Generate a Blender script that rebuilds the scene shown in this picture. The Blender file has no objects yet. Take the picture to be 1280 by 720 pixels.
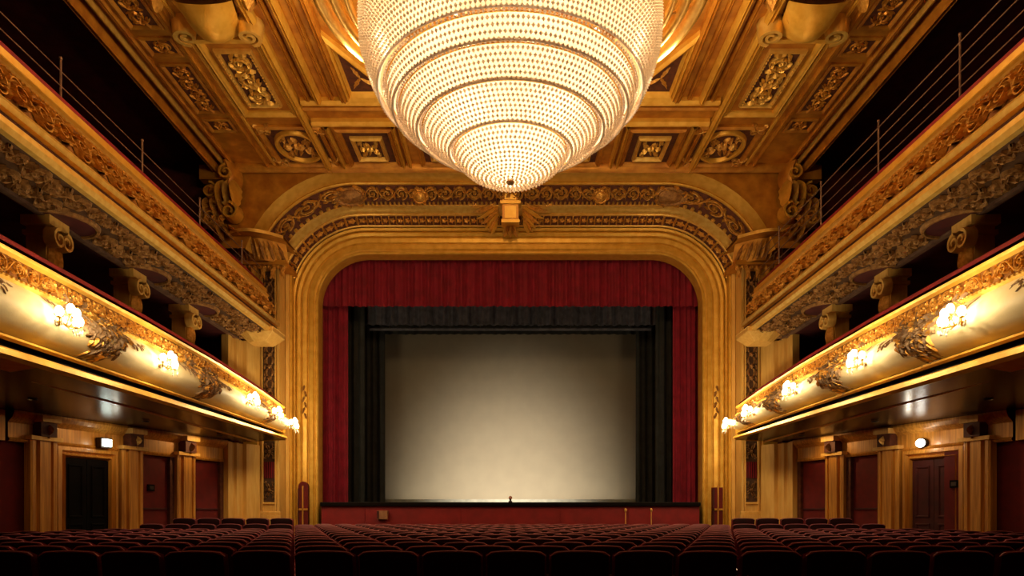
import bpy, bmesh, math, random
from math import pi, sin, cos, sqrt, atan2
from mathutils import Vector
random.seed(7)
S = bpy.context.scene
COL = S.collection
E = 1.22          # eye height above the stalls floor; heights below are written relative to the eye and lifted by E

# ------------------------------------------------------------------ camera, world, exposure
cd = bpy.data.cameras.new('camera'); cam = bpy.data.objects.new('camera', cd); COL.objects.link(cam)
cd.sensor_width = 36; cd.lens = 25.0; cd.shift_y = 280/1280; cd.shift_x = 2/1280
cd.clip_start = 0.05; cd.clip_end = 200
cam.location = (0, 0, E); cam.rotation_euler = (pi/2, 0, 0)
S.camera = cam
W = bpy.data.worlds.new('world'); S.world = W; W.use_nodes = True
W.node_tree.nodes['Background'].inputs[0].default_value = (0.010, 0.005, 0.002, 1)
W.node_tree.nodes['Background'].inputs[1].default_value = 0.3
S.view_settings.view_transform = 'Standard'; S.view_settings.look = 'None'
S.view_settings.exposure = 0.0; S.view_settings.gamma = 1.0; S.view_settings.use_curve_mapping = False
S.cycles.use_denoising = True
S.cycles.max_bounces = 8; S.cycles.diffuse_bounces = 3; S.cycles.glossy_bounces = 3
S.cycles.transmission_bounces = 6; S.cycles.transparent_max_bounces = 8
S.cycles.sample_clamp_indirect = 4; S.cycles.sample_clamp_direct = 0
S.cycles.caustics_reflective = False; S.cycles.caustics_refractive = False
WARM = (1.0, 0.69, 0.33)
LP = dict(hall_fill=165, chand_in=72, sconce=54, spot=3000, strip=46)

def light(name, kind, loc, power, color=WARM, size=.1, rot=None, **k):
    d = bpy.data.lights.new(name, kind); d.energy = power; d.color = color
    if kind in ('POINT', 'SPOT'): d.shadow_soft_size = size
    if kind == 'AREA': d.size = size
    for a, b in k.items(): setattr(d, a, b)
    o = bpy.data.objects.new(name, d); COL.objects.link(o); o.location = loc
    if rot: o.rotation_euler = rot
    return o

# small footlight at the centre of the stage edge, washing the screen from below
sp = light('stage_footlight', 'SPOT', (0, 21.9, E+.52), LP['spot'], (1.0, .86, .66), .15, spot_size=math.radians(86), spot_blend=1.0)
sp.rotation_euler = (Vector((0, 27.5, E+1.3))-Vector(sp.location)).to_track_quat('-Z', 'Y').to_euler()
# row of lamps on the stage floor behind the groundrow, shining up the screen
st = light('screen_uplight', 'AREA', (0, 26.55, E+.42), LP['strip'], (1.0, .88, .66), 8.6, shape='RECTANGLE', size_y=.12)
st.rotation_euler = (Vector((0, 1, 1.1))).to_track_quat('-Z', 'Y').to_euler()

# ------------------------------------------------------------------ materials
def new_mat(name):
    m = bpy.data.materials.new(name); m.use_nodes = True
    return m, m.node_tree.nodes, m.node_tree.links, m.node_tree.nodes['Principled BSDF']
def mat(name, c1, c2=None, rough=.5, metal=0, scale=6, bump=0, bscale=40, stretch=None, spec=.5, coat=0, sheen=0, detail=4):
    m, N, L, P = new_mat(name)
    P.inputs['Roughness'].default_value = rough; P.inputs['Metallic'].default_value = metal
    P.inputs['Specular IOR Level'].default_value = spec
    P.inputs['Coat Weight'].default_value = coat
    if sheen: P.inputs['Sheen Weight'].default_value = sheen; P.inputs['Sheen Tint'].default_value = (*c1, 1); P.inputs['Sheen Roughness'].default_value = .4
    tc = N.new('ShaderNodeTexCoord'); mp = N.new('ShaderNodeMapping')
    L.new(tc.outputs['Object'], mp.inputs[0])
    if stretch: mp.inputs['Scale'].default_value = stretch
    if c2 is None: c2 = tuple(x*.7 for x in c1)
    n = N.new('ShaderNodeTexNoise'); n.inputs['Scale'].default_value = scale; n.inputs['Detail'].default_value = detail
    L.new(mp.outputs[0], n.inputs['Vector'])
    r = N.new('ShaderNodeValToRGB'); r.color_ramp.elements[0].position = .35; r.color_ramp.elements[1].position = .65
    r.color_ramp.elements[0].color = (*c2, 1); r.color_ramp.elements[1].color = (*c1, 1)
    L.new(n.outputs['Fac'], r.inputs[0]); L.new(r.outputs[0], P.inputs['Base Color'])
    if bump:
        n2 = N.new('ShaderNodeTexNoise'); n2.inputs['Scale'].default_value = bscale; n2.inputs['Detail'].default_value = 5
        L.new(mp.outputs[0], n2.inputs['Vector'])
        b = N.new('ShaderNodeBump'); b.inputs['Strength'].default_value = bump; b.inputs['Distance'].default_value = .03
        L.new(n2.outputs['Fac'], b.inputs['Height']); L.new(b.outputs[0], P.inputs['Normal'])
    return m
def emit(name, c, s):
    m, N, L, P = new_mat(name)
    P.inputs['Base Color'].default_value = (*c, 1); P.inputs['Emission Color'].default_value = (*c, 1); P.inputs['Emission Strength'].default_value = s
    return m

M = {}
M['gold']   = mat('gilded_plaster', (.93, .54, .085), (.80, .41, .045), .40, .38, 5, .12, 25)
M['gold_b'] = mat('bright_gilding', (1, .66, .17), (.88, .50, .09), .34, .5, 8, .1, 30)
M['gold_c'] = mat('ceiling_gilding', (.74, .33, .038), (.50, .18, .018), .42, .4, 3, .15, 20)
M['gold_r'] = mat('gilded_carving', (1, .58, .13), (.66, .29, .045), .30, .5, 14, .35, 60)
M['bronze'] = mat('aged_bronze_carving', (.55, .28, .085), (.26, .11, .03), .42, .4, 12, .35, 60)
M['swag']   = mat('muted_bronze_garland', (.40, .25, .13), (.20, .11, .05), .5, .15, 12, .3, 60)
M['ground'] = mat('red_brown_ground', (.15, .038, .012), (.075, .016, .007), .6, .05, 9, .2, 50)
M['friezebase']= mat('umber_gilded_frieze_ground', (.40, .17, .035), (.24, .085, .018), .5, .25, 9, .2, 50)
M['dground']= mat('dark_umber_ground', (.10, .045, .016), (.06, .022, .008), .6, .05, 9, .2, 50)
M['cream']  = mat('cream_paint', (.90, .76, .46), (.84, .68, .37), .6, 0, 3, .04, 20, spec=.2)
M['stone']  = mat('cream_gold_stone', (.92, .56, .15), (.82, .44, .09), .45, .12, 5, .1, 25, stretch=(3, 3, .4))
M['wood']   = mat('amber_varnished_wood', (.80, .38, .06), (.52, .20, .025), .35, .1, 4, .1, 25, stretch=(6, 6, .3), coat=.2)
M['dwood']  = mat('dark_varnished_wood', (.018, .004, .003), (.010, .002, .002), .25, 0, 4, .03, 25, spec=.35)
M['redwall']= mat('crimson_wall_fabric', (.17, .004, .004), (.12, .003, .003), .8, 0, 5, .1, 90)
M['maroon'] = mat('dark_maroon_paint', (.085, .006, .007), (.05, .003, .004), .7, 0, 4, .05, 40)
M['black']  = mat('black_paint_and_dark', (.006, .003, .003), (.003, .002, .002), .7, 0, 4, spec=.1)  # black paint; also colours the dark of the left exit opening
M['velvet'] = mat('crimson_velvet', (.27, .003, .022), (.19, .002, .014), .8, 0, 3, .05, 60, sheen=.3)
M['railred']= mat('crimson_rail_velvet', (.30, .006, .014), (.2, .004, .01), .7, 0, 5, .1, 60, sheen=.2)
M['blackcl']= mat('black_serge', (.022, .024, .024), (.013, .014, .014), .9, 0, 3)
M['bluecl'] = mat('blue_black_border_cloth', (.11, .11, .14), (.06, .06, .08), .8, 0, 5)
M['screen'] = mat('grey_cream_screen', (.25, .22, .165), (.235, .205, .155), .95, 0, 2, spec=.1)
M['apron']  = mat('red_apron_paint', (.30, .008, .010), (.22, .005, .007), .6, 0, 3, .05, 30)
M['stagefl']= mat('dark_stage_boards', (.05, .045, .04), (.025, .022, .02), .5, 0, 4, .1, 30, stretch=(.3, 8, 1))
M['carpet'] = mat('dark_red_carpet', (.06, .008, .008), (.03, .004, .004), .95, 0, 10, .2, 120)
M['seat']   = mat('maroon_velvet_upholstery', (.27, .03, .045), (.18, .016, .026), .5, 0, 6, .12, 50, sheen=.5)
M['rim_highlight'] = mat('rose_rim_highlight', (.50, .15, .17), (.36, .09, .11), .5, 0, 6)  # paler rose puts the lit rim of each seat back into the colour
M['shell']  = mat('dark_seat_shell', (.030, .004, .005), (.018, .003, .003), .5, 0, 5, .05, 30, spec=.2)
M['iron']   = mat('dark_iron', (.08, .06, .05), (.05, .035, .03), .5, .6, 8)
M['rail']   = mat('dull_bronze_rail', (.30, .17, .11), (.18, .09, .06), .5, .3, 8)
M['brass']  = mat('brass', (.85, .55, .18), (.7, .42, .12), .28, .9, 8)
M['grey']   = mat('grey_green_groundrow', (.24, .24, .20), (.18, .18, .15), .7, 0, 5)
M['tan']    = mat('tan_wood_box', (.42, .20, .09), (.32, .14, .06), .6, 0, 8)
M['pink']   = mat('pink_lamp_cap', (.7, .32, .25), None, .5, 0, 8)
M['bulb']   = emit('glowing_bulb', (1, .80, .48), 26)
M['exit']   = emit('lit_exit_sign', (.86, 1, .88), 7)
M['oval']   = emit('lit_oval_lamp', (1, .95, .82), 9)
def crystal():
    m, N, L, P = new_mat('cut_glass_bead')
    out = N['Material Output']
    t = N.new('ShaderNodeBsdfTranslucent'); t.inputs[0].default_value = (1, .95, .88, 1)
    d = N.new('ShaderNodeBsdfDiffuse'); d.inputs[0].default_value = (.95, .88, .76, 1)
    g = N.new('ShaderNodeBsdfGlossy'); g.inputs[0].default_value = (1, .95, .85, 1); g.inputs['Roughness'].default_value = .15
    a = N.new('ShaderNodeMixShader'); a.inputs[0].default_value = .4
    b = N.new('ShaderNodeMixShader'); b.inputs[0].default_value = .12
    L.new(t.outputs[0], a.inputs[1]); L.new(d.outputs[0], a.inputs[2])
    L.new(a.outputs[0], b.inputs[1]); L.new(g.outputs[0], b.inputs[2]); L.new(b.outputs[0], out.inputs[0])
    return m
def lining():
    m, N, L, P = new_mat('amber_glow_liner')  # added liner: spreads the bulb glow, browns the gaps between beads
    out = N['Material Output']
    t = N.new('ShaderNodeBsdfTranslucent'); t.inputs[0].default_value = (.85, .66, .40, 1)
    d = N.new('ShaderNodeBsdfDiffuse'); d.inputs[0].default_value = (.50, .34, .17, 1)
    a = N.new('ShaderNodeMixShader'); a.inputs[0].default_value = .5
    L.new(t.outputs[0], a.inputs[1]); L.new(d.outputs[0], a.inputs[2]); L.new(a.outputs[0], out.inputs[0])
    return m
M['crystal'] = crystal(); M['lining'] = lining()

# ------------------------------------------------------------------ mesh helpers
class MB:
    def __init__(s): s.v = []; s.f = []; s.m = []; s.mats = []
    def mi(s, m):
        if m not in s.mats: s.mats.append(m)
        return s.mats.index(m)
    def add(s, vs, fs, m):
        b = len(s.v); s.v += [tuple(p) for p in vs]; k = s.mi(m)
        for f in fs: s.f.append(tuple(i+b for i in f)); s.m.append(k)
    def box(s, x0, x1, y0, y1, z0, z1, m, P=None):
        P = P or (lambda x, y, z: (x, y, z))
        vs = [P(x, y, z) for z in (z0, z1) for y in (y0, y1) for x in (x0, x1)]
        s.add(vs, [(0, 2, 3, 1), (4, 5, 7, 6), (0, 1, 5, 4), (2, 6, 7, 3), (0, 4, 6, 2), (1, 3, 7, 5)], m)
    def grid(s, us, vs, fn, m):
        pts = [fn(u, v) for u in us for v in vs]; n = len(vs); fs = []
        for i in range(len(us)-1):
            for j in range(n-1):
                a = i*n+j; fs.append((a, a+1, a+n+1, a+n))
        s.add(pts, fs, m)
    def tube(s, path, r, m, n=6, cap=True):
        path = [Vector(p) for p in path]; rs = r if isinstance(r, (list, tuple)) else [r]*len(path)
        vs = []; fs = []
        prev = None
        for i, p in enumerate(path):
            t = (path[min(i+1, len(path)-1)]-path[max(i-1, 0)])
            if t.length < 1e-9: t = Vector((0, 0, 1))
            t.normalize()
            if prev is None:
                a = Vector((0, 0, 1)) if abs(t.z) < .9 else Vector((1, 0, 0))
                x = t.cross(a).normalized()
            else:
                x = (prev - t*prev.dot(t)).normalized()
            prev = x; y = t.cross(x)
            for k in range(n):
                q = p + (x*cos(2*pi*k/n)+y*sin(2*pi*k/n))*rs[i]; vs.append(q)
        for i in range(len(path)-1):
            for k in range(n):
                fs.append((i*n+k, i*n+(k+1) % n, (i+1)*n+(k+1) % n, (i+1)*n+k))
        if cap:
            fs.append(tuple(range(n))[::-1]); fs.append(tuple((len(path)-1)*n+k for k in range(n)))
        s.add(vs, fs, m)
    def lathe(s, prof, c, m, n=24, squash=(1, 1)):
        vs = []; fs = []
        for r, z in prof:
            for k in range(n):
                vs.append((c[0]+r*squash[0]*cos(2*pi*k/n), c[1]+r*squash[1]*sin(2*pi*k/n), c[2]+z))
        for i in range(len(prof)-1):
            for k in range(n): fs.append((i*n+k, i*n+(k+1) % n, (i+1)*n+(k+1) % n, (i+1)*n+k))
        s.add(vs, fs, m)
    def ring(s, c, R, r, m, n=64, k=8):
        vs = []; fs = []
        for i in range(n):
            a = 2*pi*i/n
            for j in range(k):
                b = 2*pi*j/k; q = R+r*cos(b)
                vs.append((c[0]+q*cos(a), c[1]+q*sin(a), c[2]+r*sin(b)))
        for i in range(n):
            for j in range(k): fs.append((i*k+j, i*k+(j+1) % k, ((i+1) % n)*k+(j+1) % k, ((i+1) % n)*k+j))
        s.add(vs, fs, m)
    def ball(s, c, r, m, n=8, sq=1):
        s.lathe([(r*sin(pi*i/n)+1e-5, -r*cos(pi*i/n)*sq) for i in range(n+1)], c, m, n)
    def build(s, name, parent=None, smooth=True, angle=40, recalc=False, bevel=0):
        me = bpy.data.meshes.new(name)
        o0 = Vector((0, 0, 0))
        me.from_pydata([tuple(v) for v in s.v], [], s.f); me.update()
        for m in s.mats: me.materials.append(M[m])
        me.polygons.foreach_set('material_index', s.m)
        if recalc:
            bm = bmesh.new(); bm.from_mesh(me); bmesh.ops.recalc_face_normals(bm, faces=bm.faces[:]); bm.to_mesh(me); bm.free()
        if smooth:
            me.shade_smooth(); me.set_sharp_from_angle(angle=math.radians(angle))
        o = bpy.data.objects.new(name, me); COL.objects.link(o)
        if parent:
            o.parent = parent
            o.location = (0, 0, 0) if parent.parent else -Vector(parent.location)
        if bevel:
            b = o.modifiers.new('bevel', 'BEVEL'); b.width = bevel; b.segments = 2
        return o
def tag(o, label, cat, group=None):
    o['label'] = label; o['category'] = cat
    if group: o['group'] = group
    return o
def thing(name, label, cat, loc=(0, 0, 0), group=None):
    o = bpy.data.objects.new(name, None); COL.objects.link(o); o.location = loc; o.empty_display_size = .1
    return tag(o, label, cat, group)
def struct(o): o['kind'] = 'structure'; return o

# ------------------------------------------------------------------ carving kit: everything is laid out in (u, v, w) and carried by a map P onto its surface
def leaf(mb, P, u, v, ang, L, Wd, h, m, bend=0.0, n=6):
    vs = []; a = ang; x, y = u, v; fs = []
    for i in range(n+1):
        t = i/n; w = Wd*(sin(pi*min(1, t*.92+.08))**.7)*(1.0 if i % 2 else .68)
        if i == n: w = .002
        z = h*(.45+.75*sin(pi*t)) if i < n else h*.9
        vs += [P(x-sin(a)*w, y+cos(a)*w, h*.12), P(x, y, z), P(x+sin(a)*w, y-cos(a)*w, h*.12)]
        a += bend/n; x += cos(a)*L/n; y += sin(a)*L/n
    for i in range(n):
        b = i*3; fs += [(b, b+1, b+4, b+3), (b+1, b+2, b+5, b+4)]
    mb.add(vs, fs, m)
def stem(mb, P, pts, th, h, m):
    vs = []; fs = []; n = len(pts)
    ths = th if isinstance(th, list) else [th]*n
    for i, (x, y) in enumerate(pts):
        x0, y0 = pts[max(0, i-1)]; x1, y1 = pts[min(n-1, i+1)]
        d = math.hypot(x1-x0, y1-y0) or 1; nx, ny = -(y1-y0)/d, (x1-x0)/d; t = ths[i]
        vs += [P(x+nx*t, y+ny*t, 0), P(x+nx*t*.5, y+ny*t*.5, h*.9), P(x-nx*t*.5, y-ny*t*.5, h*.9), P(x-nx*t, y-ny*t, 0)]
    for i in range(n-1):
        for k in range(3): fs.append((i*4+k, i*4+k+1, i*4+k+5, i*4+k+4))
    mb.add(vs, fs, m)
def spiral(mb, P, u, v, r0, a0, dr, th, h, m, turns=1.4, n=18):
    pts = []; ths = []
    for i in range(n+1):
        t = i/n; r = r0*(1-t*.78); a = a0+dr*t*turns*2*pi
        pts.append((u+cos(a)*r, v+sin(a)*r)); ths.append(th*(1-.55*t))
    stem(mb, P, pts, ths, h, m)
def rosette(mb, P, u, v, r, h, m, n=6):
    vs = [P(u, v, h)]; fs = []
    for k in range(2*n):
        a = pi*k/n; rr = r*(.5 if k % 2 else .55); vs.append(P(u+cos(a)*rr, v+sin(a)*rr, h*(1.0 if k % 2 == 0 else .5)))
    for k in range(2*n):
        a = pi*k/n; rr = r*(.62 if k % 2 else 1.0); vs.append(P(u+cos(a)*rr, v+sin(a)*rr, 0.0))
    for k in range(2*n):
        k2 = (k+1) % (2*n); fs += [(0, 1+k, 1+k2), (1+k, 1+2*n+k, 1+2*n+k2, 1+k2)]
    mb.add(vs, fs, m)
def beads(mb, P, u0, u1, v, step, r, m):
    n = max(1, int(abs(u1-u0)/step))
    for i in range(n):
        rosette(mb, P, u0+(i+.5)*(u1-u0)/n, v, r, r*1.1, m, 3)
def rinceau(mb, P, u0, u1, v0, v1, unit, h, m):
    H = v1-v0; n = max(1, round((u1-u0)/unit)); un = (u1-u0)/n; r = min(H*.40, un*.42)
    for i in range(n):
        c = u0+(i+.5)*un; s = 1 if i % 2 == 0 else -1; vc = (v0+v1)/2
        spiral(mb, P, c, vc, r, s*pi*.5, -s, r*.16, h, m)
        rosette(mb, P, c, vc, r*.36, h*1.1, m, 5)
        for k in range(7):
            a = k*2*pi/7+s*.3
            leaf(mb, P, c+cos(a)*r*.55, vc+sin(a)*r*.55, a+s*.5, r*.62, r*.17, h*1.05, m, bend=s*.9, n=5)
        # link stem and corner leaves
        pts = [(c-un*.5+un*t, vc - s*H*.42*sin(pi*t)) for t in [j/8 for j in range(9)]]
        stem(mb, P, pts, r*.10, h*.8, m)
        for q in (-1, 1):
            leaf(mb, P, c+q*un*.47, vc+s*H*.05, pi/2*s+q*.5, H*.38, H*.09, h, m, bend=q*.6, n=5)
            leaf(mb, P, c+q*un*.40, vc-s*H*.12, -pi/2*s+q*.6, H*.33, H*.08, h, m, bend=-q*.6, n=5)
def egg_dart(mb, P, u0, u1, v, step, r, h, m):
    n = max(1, int(round(abs(u1-u0)/step)))
    for i in range(n):
        u = u0+(i+.5)*(u1-u0)/n
        leaf(mb, P, u, v-r, pi/2, r*2, r*.75, h, m, n=4)
def frame(mb, P, u0, u1, v0, v1, prof, m):
    """mitred rectangular moulding, prof = [(inset, w)]"""
    vs = []; fs = []
    for ins, w in prof:
        vs += [P(u0+ins, v0+ins, w), P(u1-ins, v0+ins, w), P(u1-ins, v1-ins, w), P(u0+ins, v1-ins, w)]
    for i in range(len(prof)-1):
        for k in range(4): fs.append((i*4+k, i*4+(k+1) % 4, (i+1)*4+(k+1) % 4, (i+1)*4+k))
    mb.add(vs, fs, m)
def frame_prof(w, h): return [(0, 0), (0, h*.6), (w*.25, h), (w*.5, h*.75), (w*.6, h*.95), (w*.85, h*.6), (w, h*.2), (w, 0)]
def fpanel(mb, P, u0, u1, v0, v1, w, m, nu=1, nv=1):
    mb.grid([u0+(u1-u0)*i/nu for i in range(nu+1)], [v0+(v1-v0)*j/nv for j in range(nv+1)], lambda a, b: P(a, b, w), m)
def strip_mold(mb, P, u0, u1, prof, m, n=1):
    """profile [(v, w)] swept along u"""
    mb.grid([u0+(u1-u0)*i/n for i in range(n+1)], range(len(prof)), lambda a, k: P(a, prof[k][0], prof[k][1]), m)
def panel_carving(mb, P, u0, u1, v0, v1, h, m):
    """symmetrical carving filling a panel: central rosette and leaves"""
    cu, cv = (u0+u1)/2, (v0+v1)/2; a, b = (u1-u0)/2, (v1-v0)/2; r = min(a, b)
    rosette(mb, P, cu, cv, r*.42, h*1.2, m, 7)
    big = max(a, b); nn = 10
    for k in range(nn):
        t = 2*pi*(k+.5)/nn
        L = .42*min(a/abs(cos(t)+1e-6), b/abs(sin(t)+1e-6), big)
        leaf(mb, P, cu+cos(t)*r*.42, cv+sin(t)*r*.42, t, L, r*.13, h, m, bend=.7*(1 if k % 2 else -1))
    for su in (-1, 1):
        for sv in (-1, 1):
            spiral(mb, P, cu+su*a*.68, cv+sv*b*.68, r*.22, pi*.3, su*sv, r*.05, h, m, n=14)
            leaf(mb, P, cu+su*a*.6, cv+sv*b*.35, pi/2*sv, b*.3, r*.1, h, m, bend=su*.5)

# ------------------------------------------------------------------ shell
Hc = 9.67
def WX(Z):
    """half-width of the side wall under the balcony at depth Z"""
    pts = [(-3, 10.7), (9.5, 10.6), (13.5, 9.7), (19.46, 7.88), (20.8, 7.5), (21.0, 7.45)]
    for (a, b), (c, d) in zip(pts, pts[1:]):
        if Z <= c: return b+(d-b)*(Z-a)/(c-a)
    return 7.45
mb = MB(); mb.box(-11.2, 11.2, -3.2, 22.2, -.2, 0, 'carpet'); struct(mb.build('floor', smooth=False))
mb = MB()
mb.box(-11.2, 11.2, -3.3, 21.6, E+Hc+.3, E+Hc+.5, 'maroon')
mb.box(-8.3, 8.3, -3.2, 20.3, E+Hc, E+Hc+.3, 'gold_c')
ceiling = struct(mb.build('ceiling', smooth=False))
mb = MB(); mb.box(-11.2, 11.2, -3.4, -3.2, 0, E+Hc+.3, 'maroon'); struct(mb.build('wall_back', smooth=False))
for sg, nm in ((-1, 'left'), (1, 'right')):
    mb = MB()
    for a, b in ((-3.2, 9.5), (9.5, 13.5), (13.5, 19.46), (19.46, 21.0)):
        vs = []
        for z in (0, E+1.95):
            for dx in (0, .25):
                for y in (a, b): vs.append((sg*(WX(y)+dx+.12), y, z))
        mb.add(vs, [(0, 1, 3, 2), (4, 6, 7, 5), (0, 4, 5, 1), (2, 3, 7, 6), (0, 2, 6, 4), (1, 5, 7, 3)], 'redwall')
    mb.box(sg*10.95, sg*11.2, -3.2, 21.2, E+1.95, E+Hc+.3, 'maroon')
    mb.box(sg*7.85, sg*11.2, 20.35, 21.2, E+1.95, E+Hc+.3, 'maroon')
    struct(mb.build('wall_'+nm, smooth=False))

# ---- proscenium curve
PW, PT, PR = 5.94, 7.97, 1.5
L1 = PT-PR+E; L2 = pi/2*PR; L3 = 2*(PW-PR); LT = 2*L1+2*L2+L3
def arch(s):
    """point (X, h) and outward normal at arc length s from the left foot"""
    if s < L1: return -PW, -E+s, -1, 0
    s -= L1
    if s < L2: a = pi-s/PR; return -PW+PR+PR*cos(a), PT-PR+PR*sin(a), cos(a), sin(a)
    s -= L2
    if s < L3: return -PW+PR+s, PT, 0, 1
    s -= L3
    if s < L2: a = pi/2-s/PR; return PW-PR+PR*cos(a), PT-PR+PR*sin(a), cos(a), sin(a)
    s -= L2
    return PW, PT-PR-s, 1, 0
def AP(s, d, y):
    x, h, nx, nh = arch(s); return (x+nx*d, y, E+h+nh*d)
def srange(s0, s1, n=160):
    r = [s0+(s1-s0)*i/n for i in range(n+1)]
    for q in (L1, L1+L2, L1+L2+L3, L1+2*L2+L3):
        if s0 < q < s1: r.append(q)
    return sorted(r)
SA, SB = L1+L2*.19, LT-L1-L2*.19     # the outer bands spring from the imposts
# plain stage wall round the opening
mb = MB()
ss = srange(0, LT)
for i in range(len(ss)-1):
    a = AP(ss[i], .5, 22.12); b = AP(ss[i+1], .5, 22.12)
    if ss[i+1] <= L1+L2+1e-6: mb.add([a, b, (-11.2, 22.12, b[2]), (-11.2, 22.12, a[2])], [(0, 1, 2, 3)], 'maroon')
    elif ss[i] >= L1+L2+L3-1e-6: mb.add([a, b, (11.2, 22.12, b[2]), (11.2, 22.12, a[2])], [(0, 1, 2, 3)], 'maroon')
mb.box(-11.2, 11.2, 22.12, 22.3, E+PT+.5, E+Hc+.5, 'maroon')
# plain gilded spandrels between the arch and the ceiling
for i in range(len(ss)-1):
    if ss[i] < SA-.05 or ss[i+1] > SB+.05: continue
    a = AP(ss[i], 1.66, 20.0); b = AP(ss[i+1], 1.66, 20.0)
    for sgn in (-1, 1):
        if (ss[i+1] <= L1+L2+1e-6) if sgn < 0 else (ss[i] >= L1+L2+L3-1e-6):
            za, zb = min(a[2], E+Hc), min(b[2], E+Hc)
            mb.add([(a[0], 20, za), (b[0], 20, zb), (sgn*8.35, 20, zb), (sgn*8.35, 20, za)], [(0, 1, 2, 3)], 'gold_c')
struct(mb.build('wall_stage', smooth=False))

# ---- proscenium arch (thing with parts)
pa = thing('proscenium_arch', 'gilded proscenium arch with rounded corners framing the stage opening', 'arch', (0, 22, 0))
mb = MB()
prof = [(0, 22.5), (0, 22.0), (.03, 21.96), (.07, 21.96), (.09, 22.0), (.12, 21.98), (.15, 21.93), (.26, 21.93), (.28, 21.97), (.31, 21.97), (.33, 21.90),
        (.44, 21.88), (.46, 21.93), (.49, 21.93), (.51, 21.85), (.58, 21.80), (.62, 21.82), (.64, 21.88), (.66, 21.80), (.72, 21.76), (.75, 21.80), (.75, 22.12)]
mb.grid(ss, range(len(prof)), lambda s, k: AP(s, prof[k][0], prof[k][1]), 'gold')
mb.build('inner_frame', pa, angle=25)
def band_map(d0, y0, d1, y1):
    L = math.hypot(d1-d0, y1-y0); td, ty = (d1-d0)/L, (y1-y0)/L
    def P(u, v, w): return AP(u, d0+td*v+ty*w, y0+ty*v-td*w)   # +w leans out of the band towards the hall
    return P, L
ssb = srange(SA, SB, 150)
mb = MB()
for prof, m in (([(.75, 21.78), (.75, 21.72), (.78, 21.70), (.80, 21.72)], 'gold_b'), ([(.79, 21.72), (.96, 21.42)], 'ground'),
                ([(.95, 21.44), (.95, 21.38), (.975, 21.35), (.99, 21.36), (1.0, 21.31), (1.04, 21.25), (1.09, 21.18), (1.12, 21.08), (1.14, 21.08)], 'gold_b'),
                ([(1.13, 21.12), (1.50, 20.60)], 'ground'), ([(1.50, 20.64), (1.50, 20.54), (1.53, 20.50), (1.56, 20.52), (1.56, 20.42), (1.60, 20.25), (1.66, 20.0)], 'gold')):
    mb.grid(ssb, range(len(prof)), lambda s, k: AP(s, prof[k][0], prof[k][1]), m)
mb.build('cove', pa, angle=25)
mb = MB()
P, L = band_map(.79, 21.72, .96, 21.42)
n = int((SB-SA)/.22)
for i in range(n):
    s = SA+(i+.5)*(SB-SA)/n
    rosette(mb, P, s, L*.5, .10, .07, 'gold_r', 5); leaf(mb, P, s+.11, L*.03, pi/2, L*.92, .035, .07, 'gold_r', n=4); rosette(mb, P, s+.11, L*.93, .03, .05, 'gold_b', 3)
mb.build('small_frieze', pa)
mb = MB()
P, L = band_map(1.13, 21.12, 1.50, 20.60)
rinceau(mb, P, SA, SB, L*.27, L*.98, .42, .09, 'gold_r')
egg_dart(mb, P, SA, SB, L*.13, .13, .06, .08, 'gold_b')
mb.build('carved_frieze', pa)
# cartouches on the carved frieze, central keystone
for x, big in ((-4.55, 1), (-2.65, 0), (2.65, 0), (4.55, 1)):
    mb = MB(); s = L1+L2+(x+PW-PR); r = .26 if big else .2
    mb.lathe([(r*1.15, 0), (r*1.15, .06), (r*.95, .10), (r*.8, .07), (r*.6, .13), (.001, .17)], (0, 0, 0), 'bronze' if big else 'gold_r', 16)
    P2 = lambda u, v, w: P(s+u, L*.5+v, w)
    mb.v = [tuple(P2(*q)) for q in mb.v]
    for k in range(8):
        a = k*pi/4+.2; leaf(mb, P2, cos(a)*r*.8, sin(a)*r*.8, a+.5, r*.7, r*.2, .12, 'gold_r', bend=.8, n=4)
    mb.build('cartouche', pa)
mb = MB()
def KP(u, v, w): return (u, 21.45-w-.28*max(0, v-8.4), E+v)
mb.box(-.24, .24, 0, .35, 8.62, 9.5, 'gold_c', lambda x, y, z: KP(x, z, y))
mb.box(-.30, .30, 0, .42, 9.05, 9.13, 'gold', lambda x, y, z: KP(x, z, y))
mb.box(-.27, .27, 0, .40, 8.56, 8.64, 'gold', lambda x, y, z: KP(x, z, y))
mb.box(-.17, .17, .0, .39, 9.16, 9.42, 'gold', lambda x, y, z: KP(x, z, y))
mb.box(-.17, .17, .0, .39, 8.68, 9.0, 'gold', lambda x, y, z: KP(x, z, y))
for a in (-1, 0, 1): leaf(mb, KP, a*.09, 8.58, -pi/2+a*.35, .34, .09, .28, 'gold_r', n=5)
mb.build('keystone', pa, smooth=False)
for sg in (-1, 1):
    mb = MB()
    for k in range(7):
        leaf(mb, lambda u, v, w: KP(sg*u, v, w+.08), .30+k*.015, 9.35-k*.11, -.75-.08*k+.25, .95-k*.09, .085, .12, 'gold_r' if k % 2 else 'gold', bend=.5-.12*k, n=7)
    for k in range(3):
        spiral(mb, lambda u, v, w: KP(sg*u, v, w+.10), .55+.28*k, 9.35-.10*k, .13, 0, 1, .03, .09, 'gold_r', n=12)
    mb.build('palm_spray', pa)
# hanging ornament strips low on the frame
for sg in (-1, 1):
    mb = MB()
    for k in range(6): leaf(mb, lambda u, v, w: (sg*(6.34+u), 21.90-w, E+v), 0, 3.9-k*.17, -pi/2+.3*(-1)**k, .2, .05, .06, 'bronze', n=4)
    mb.build('leaf_drop', pa)

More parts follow.
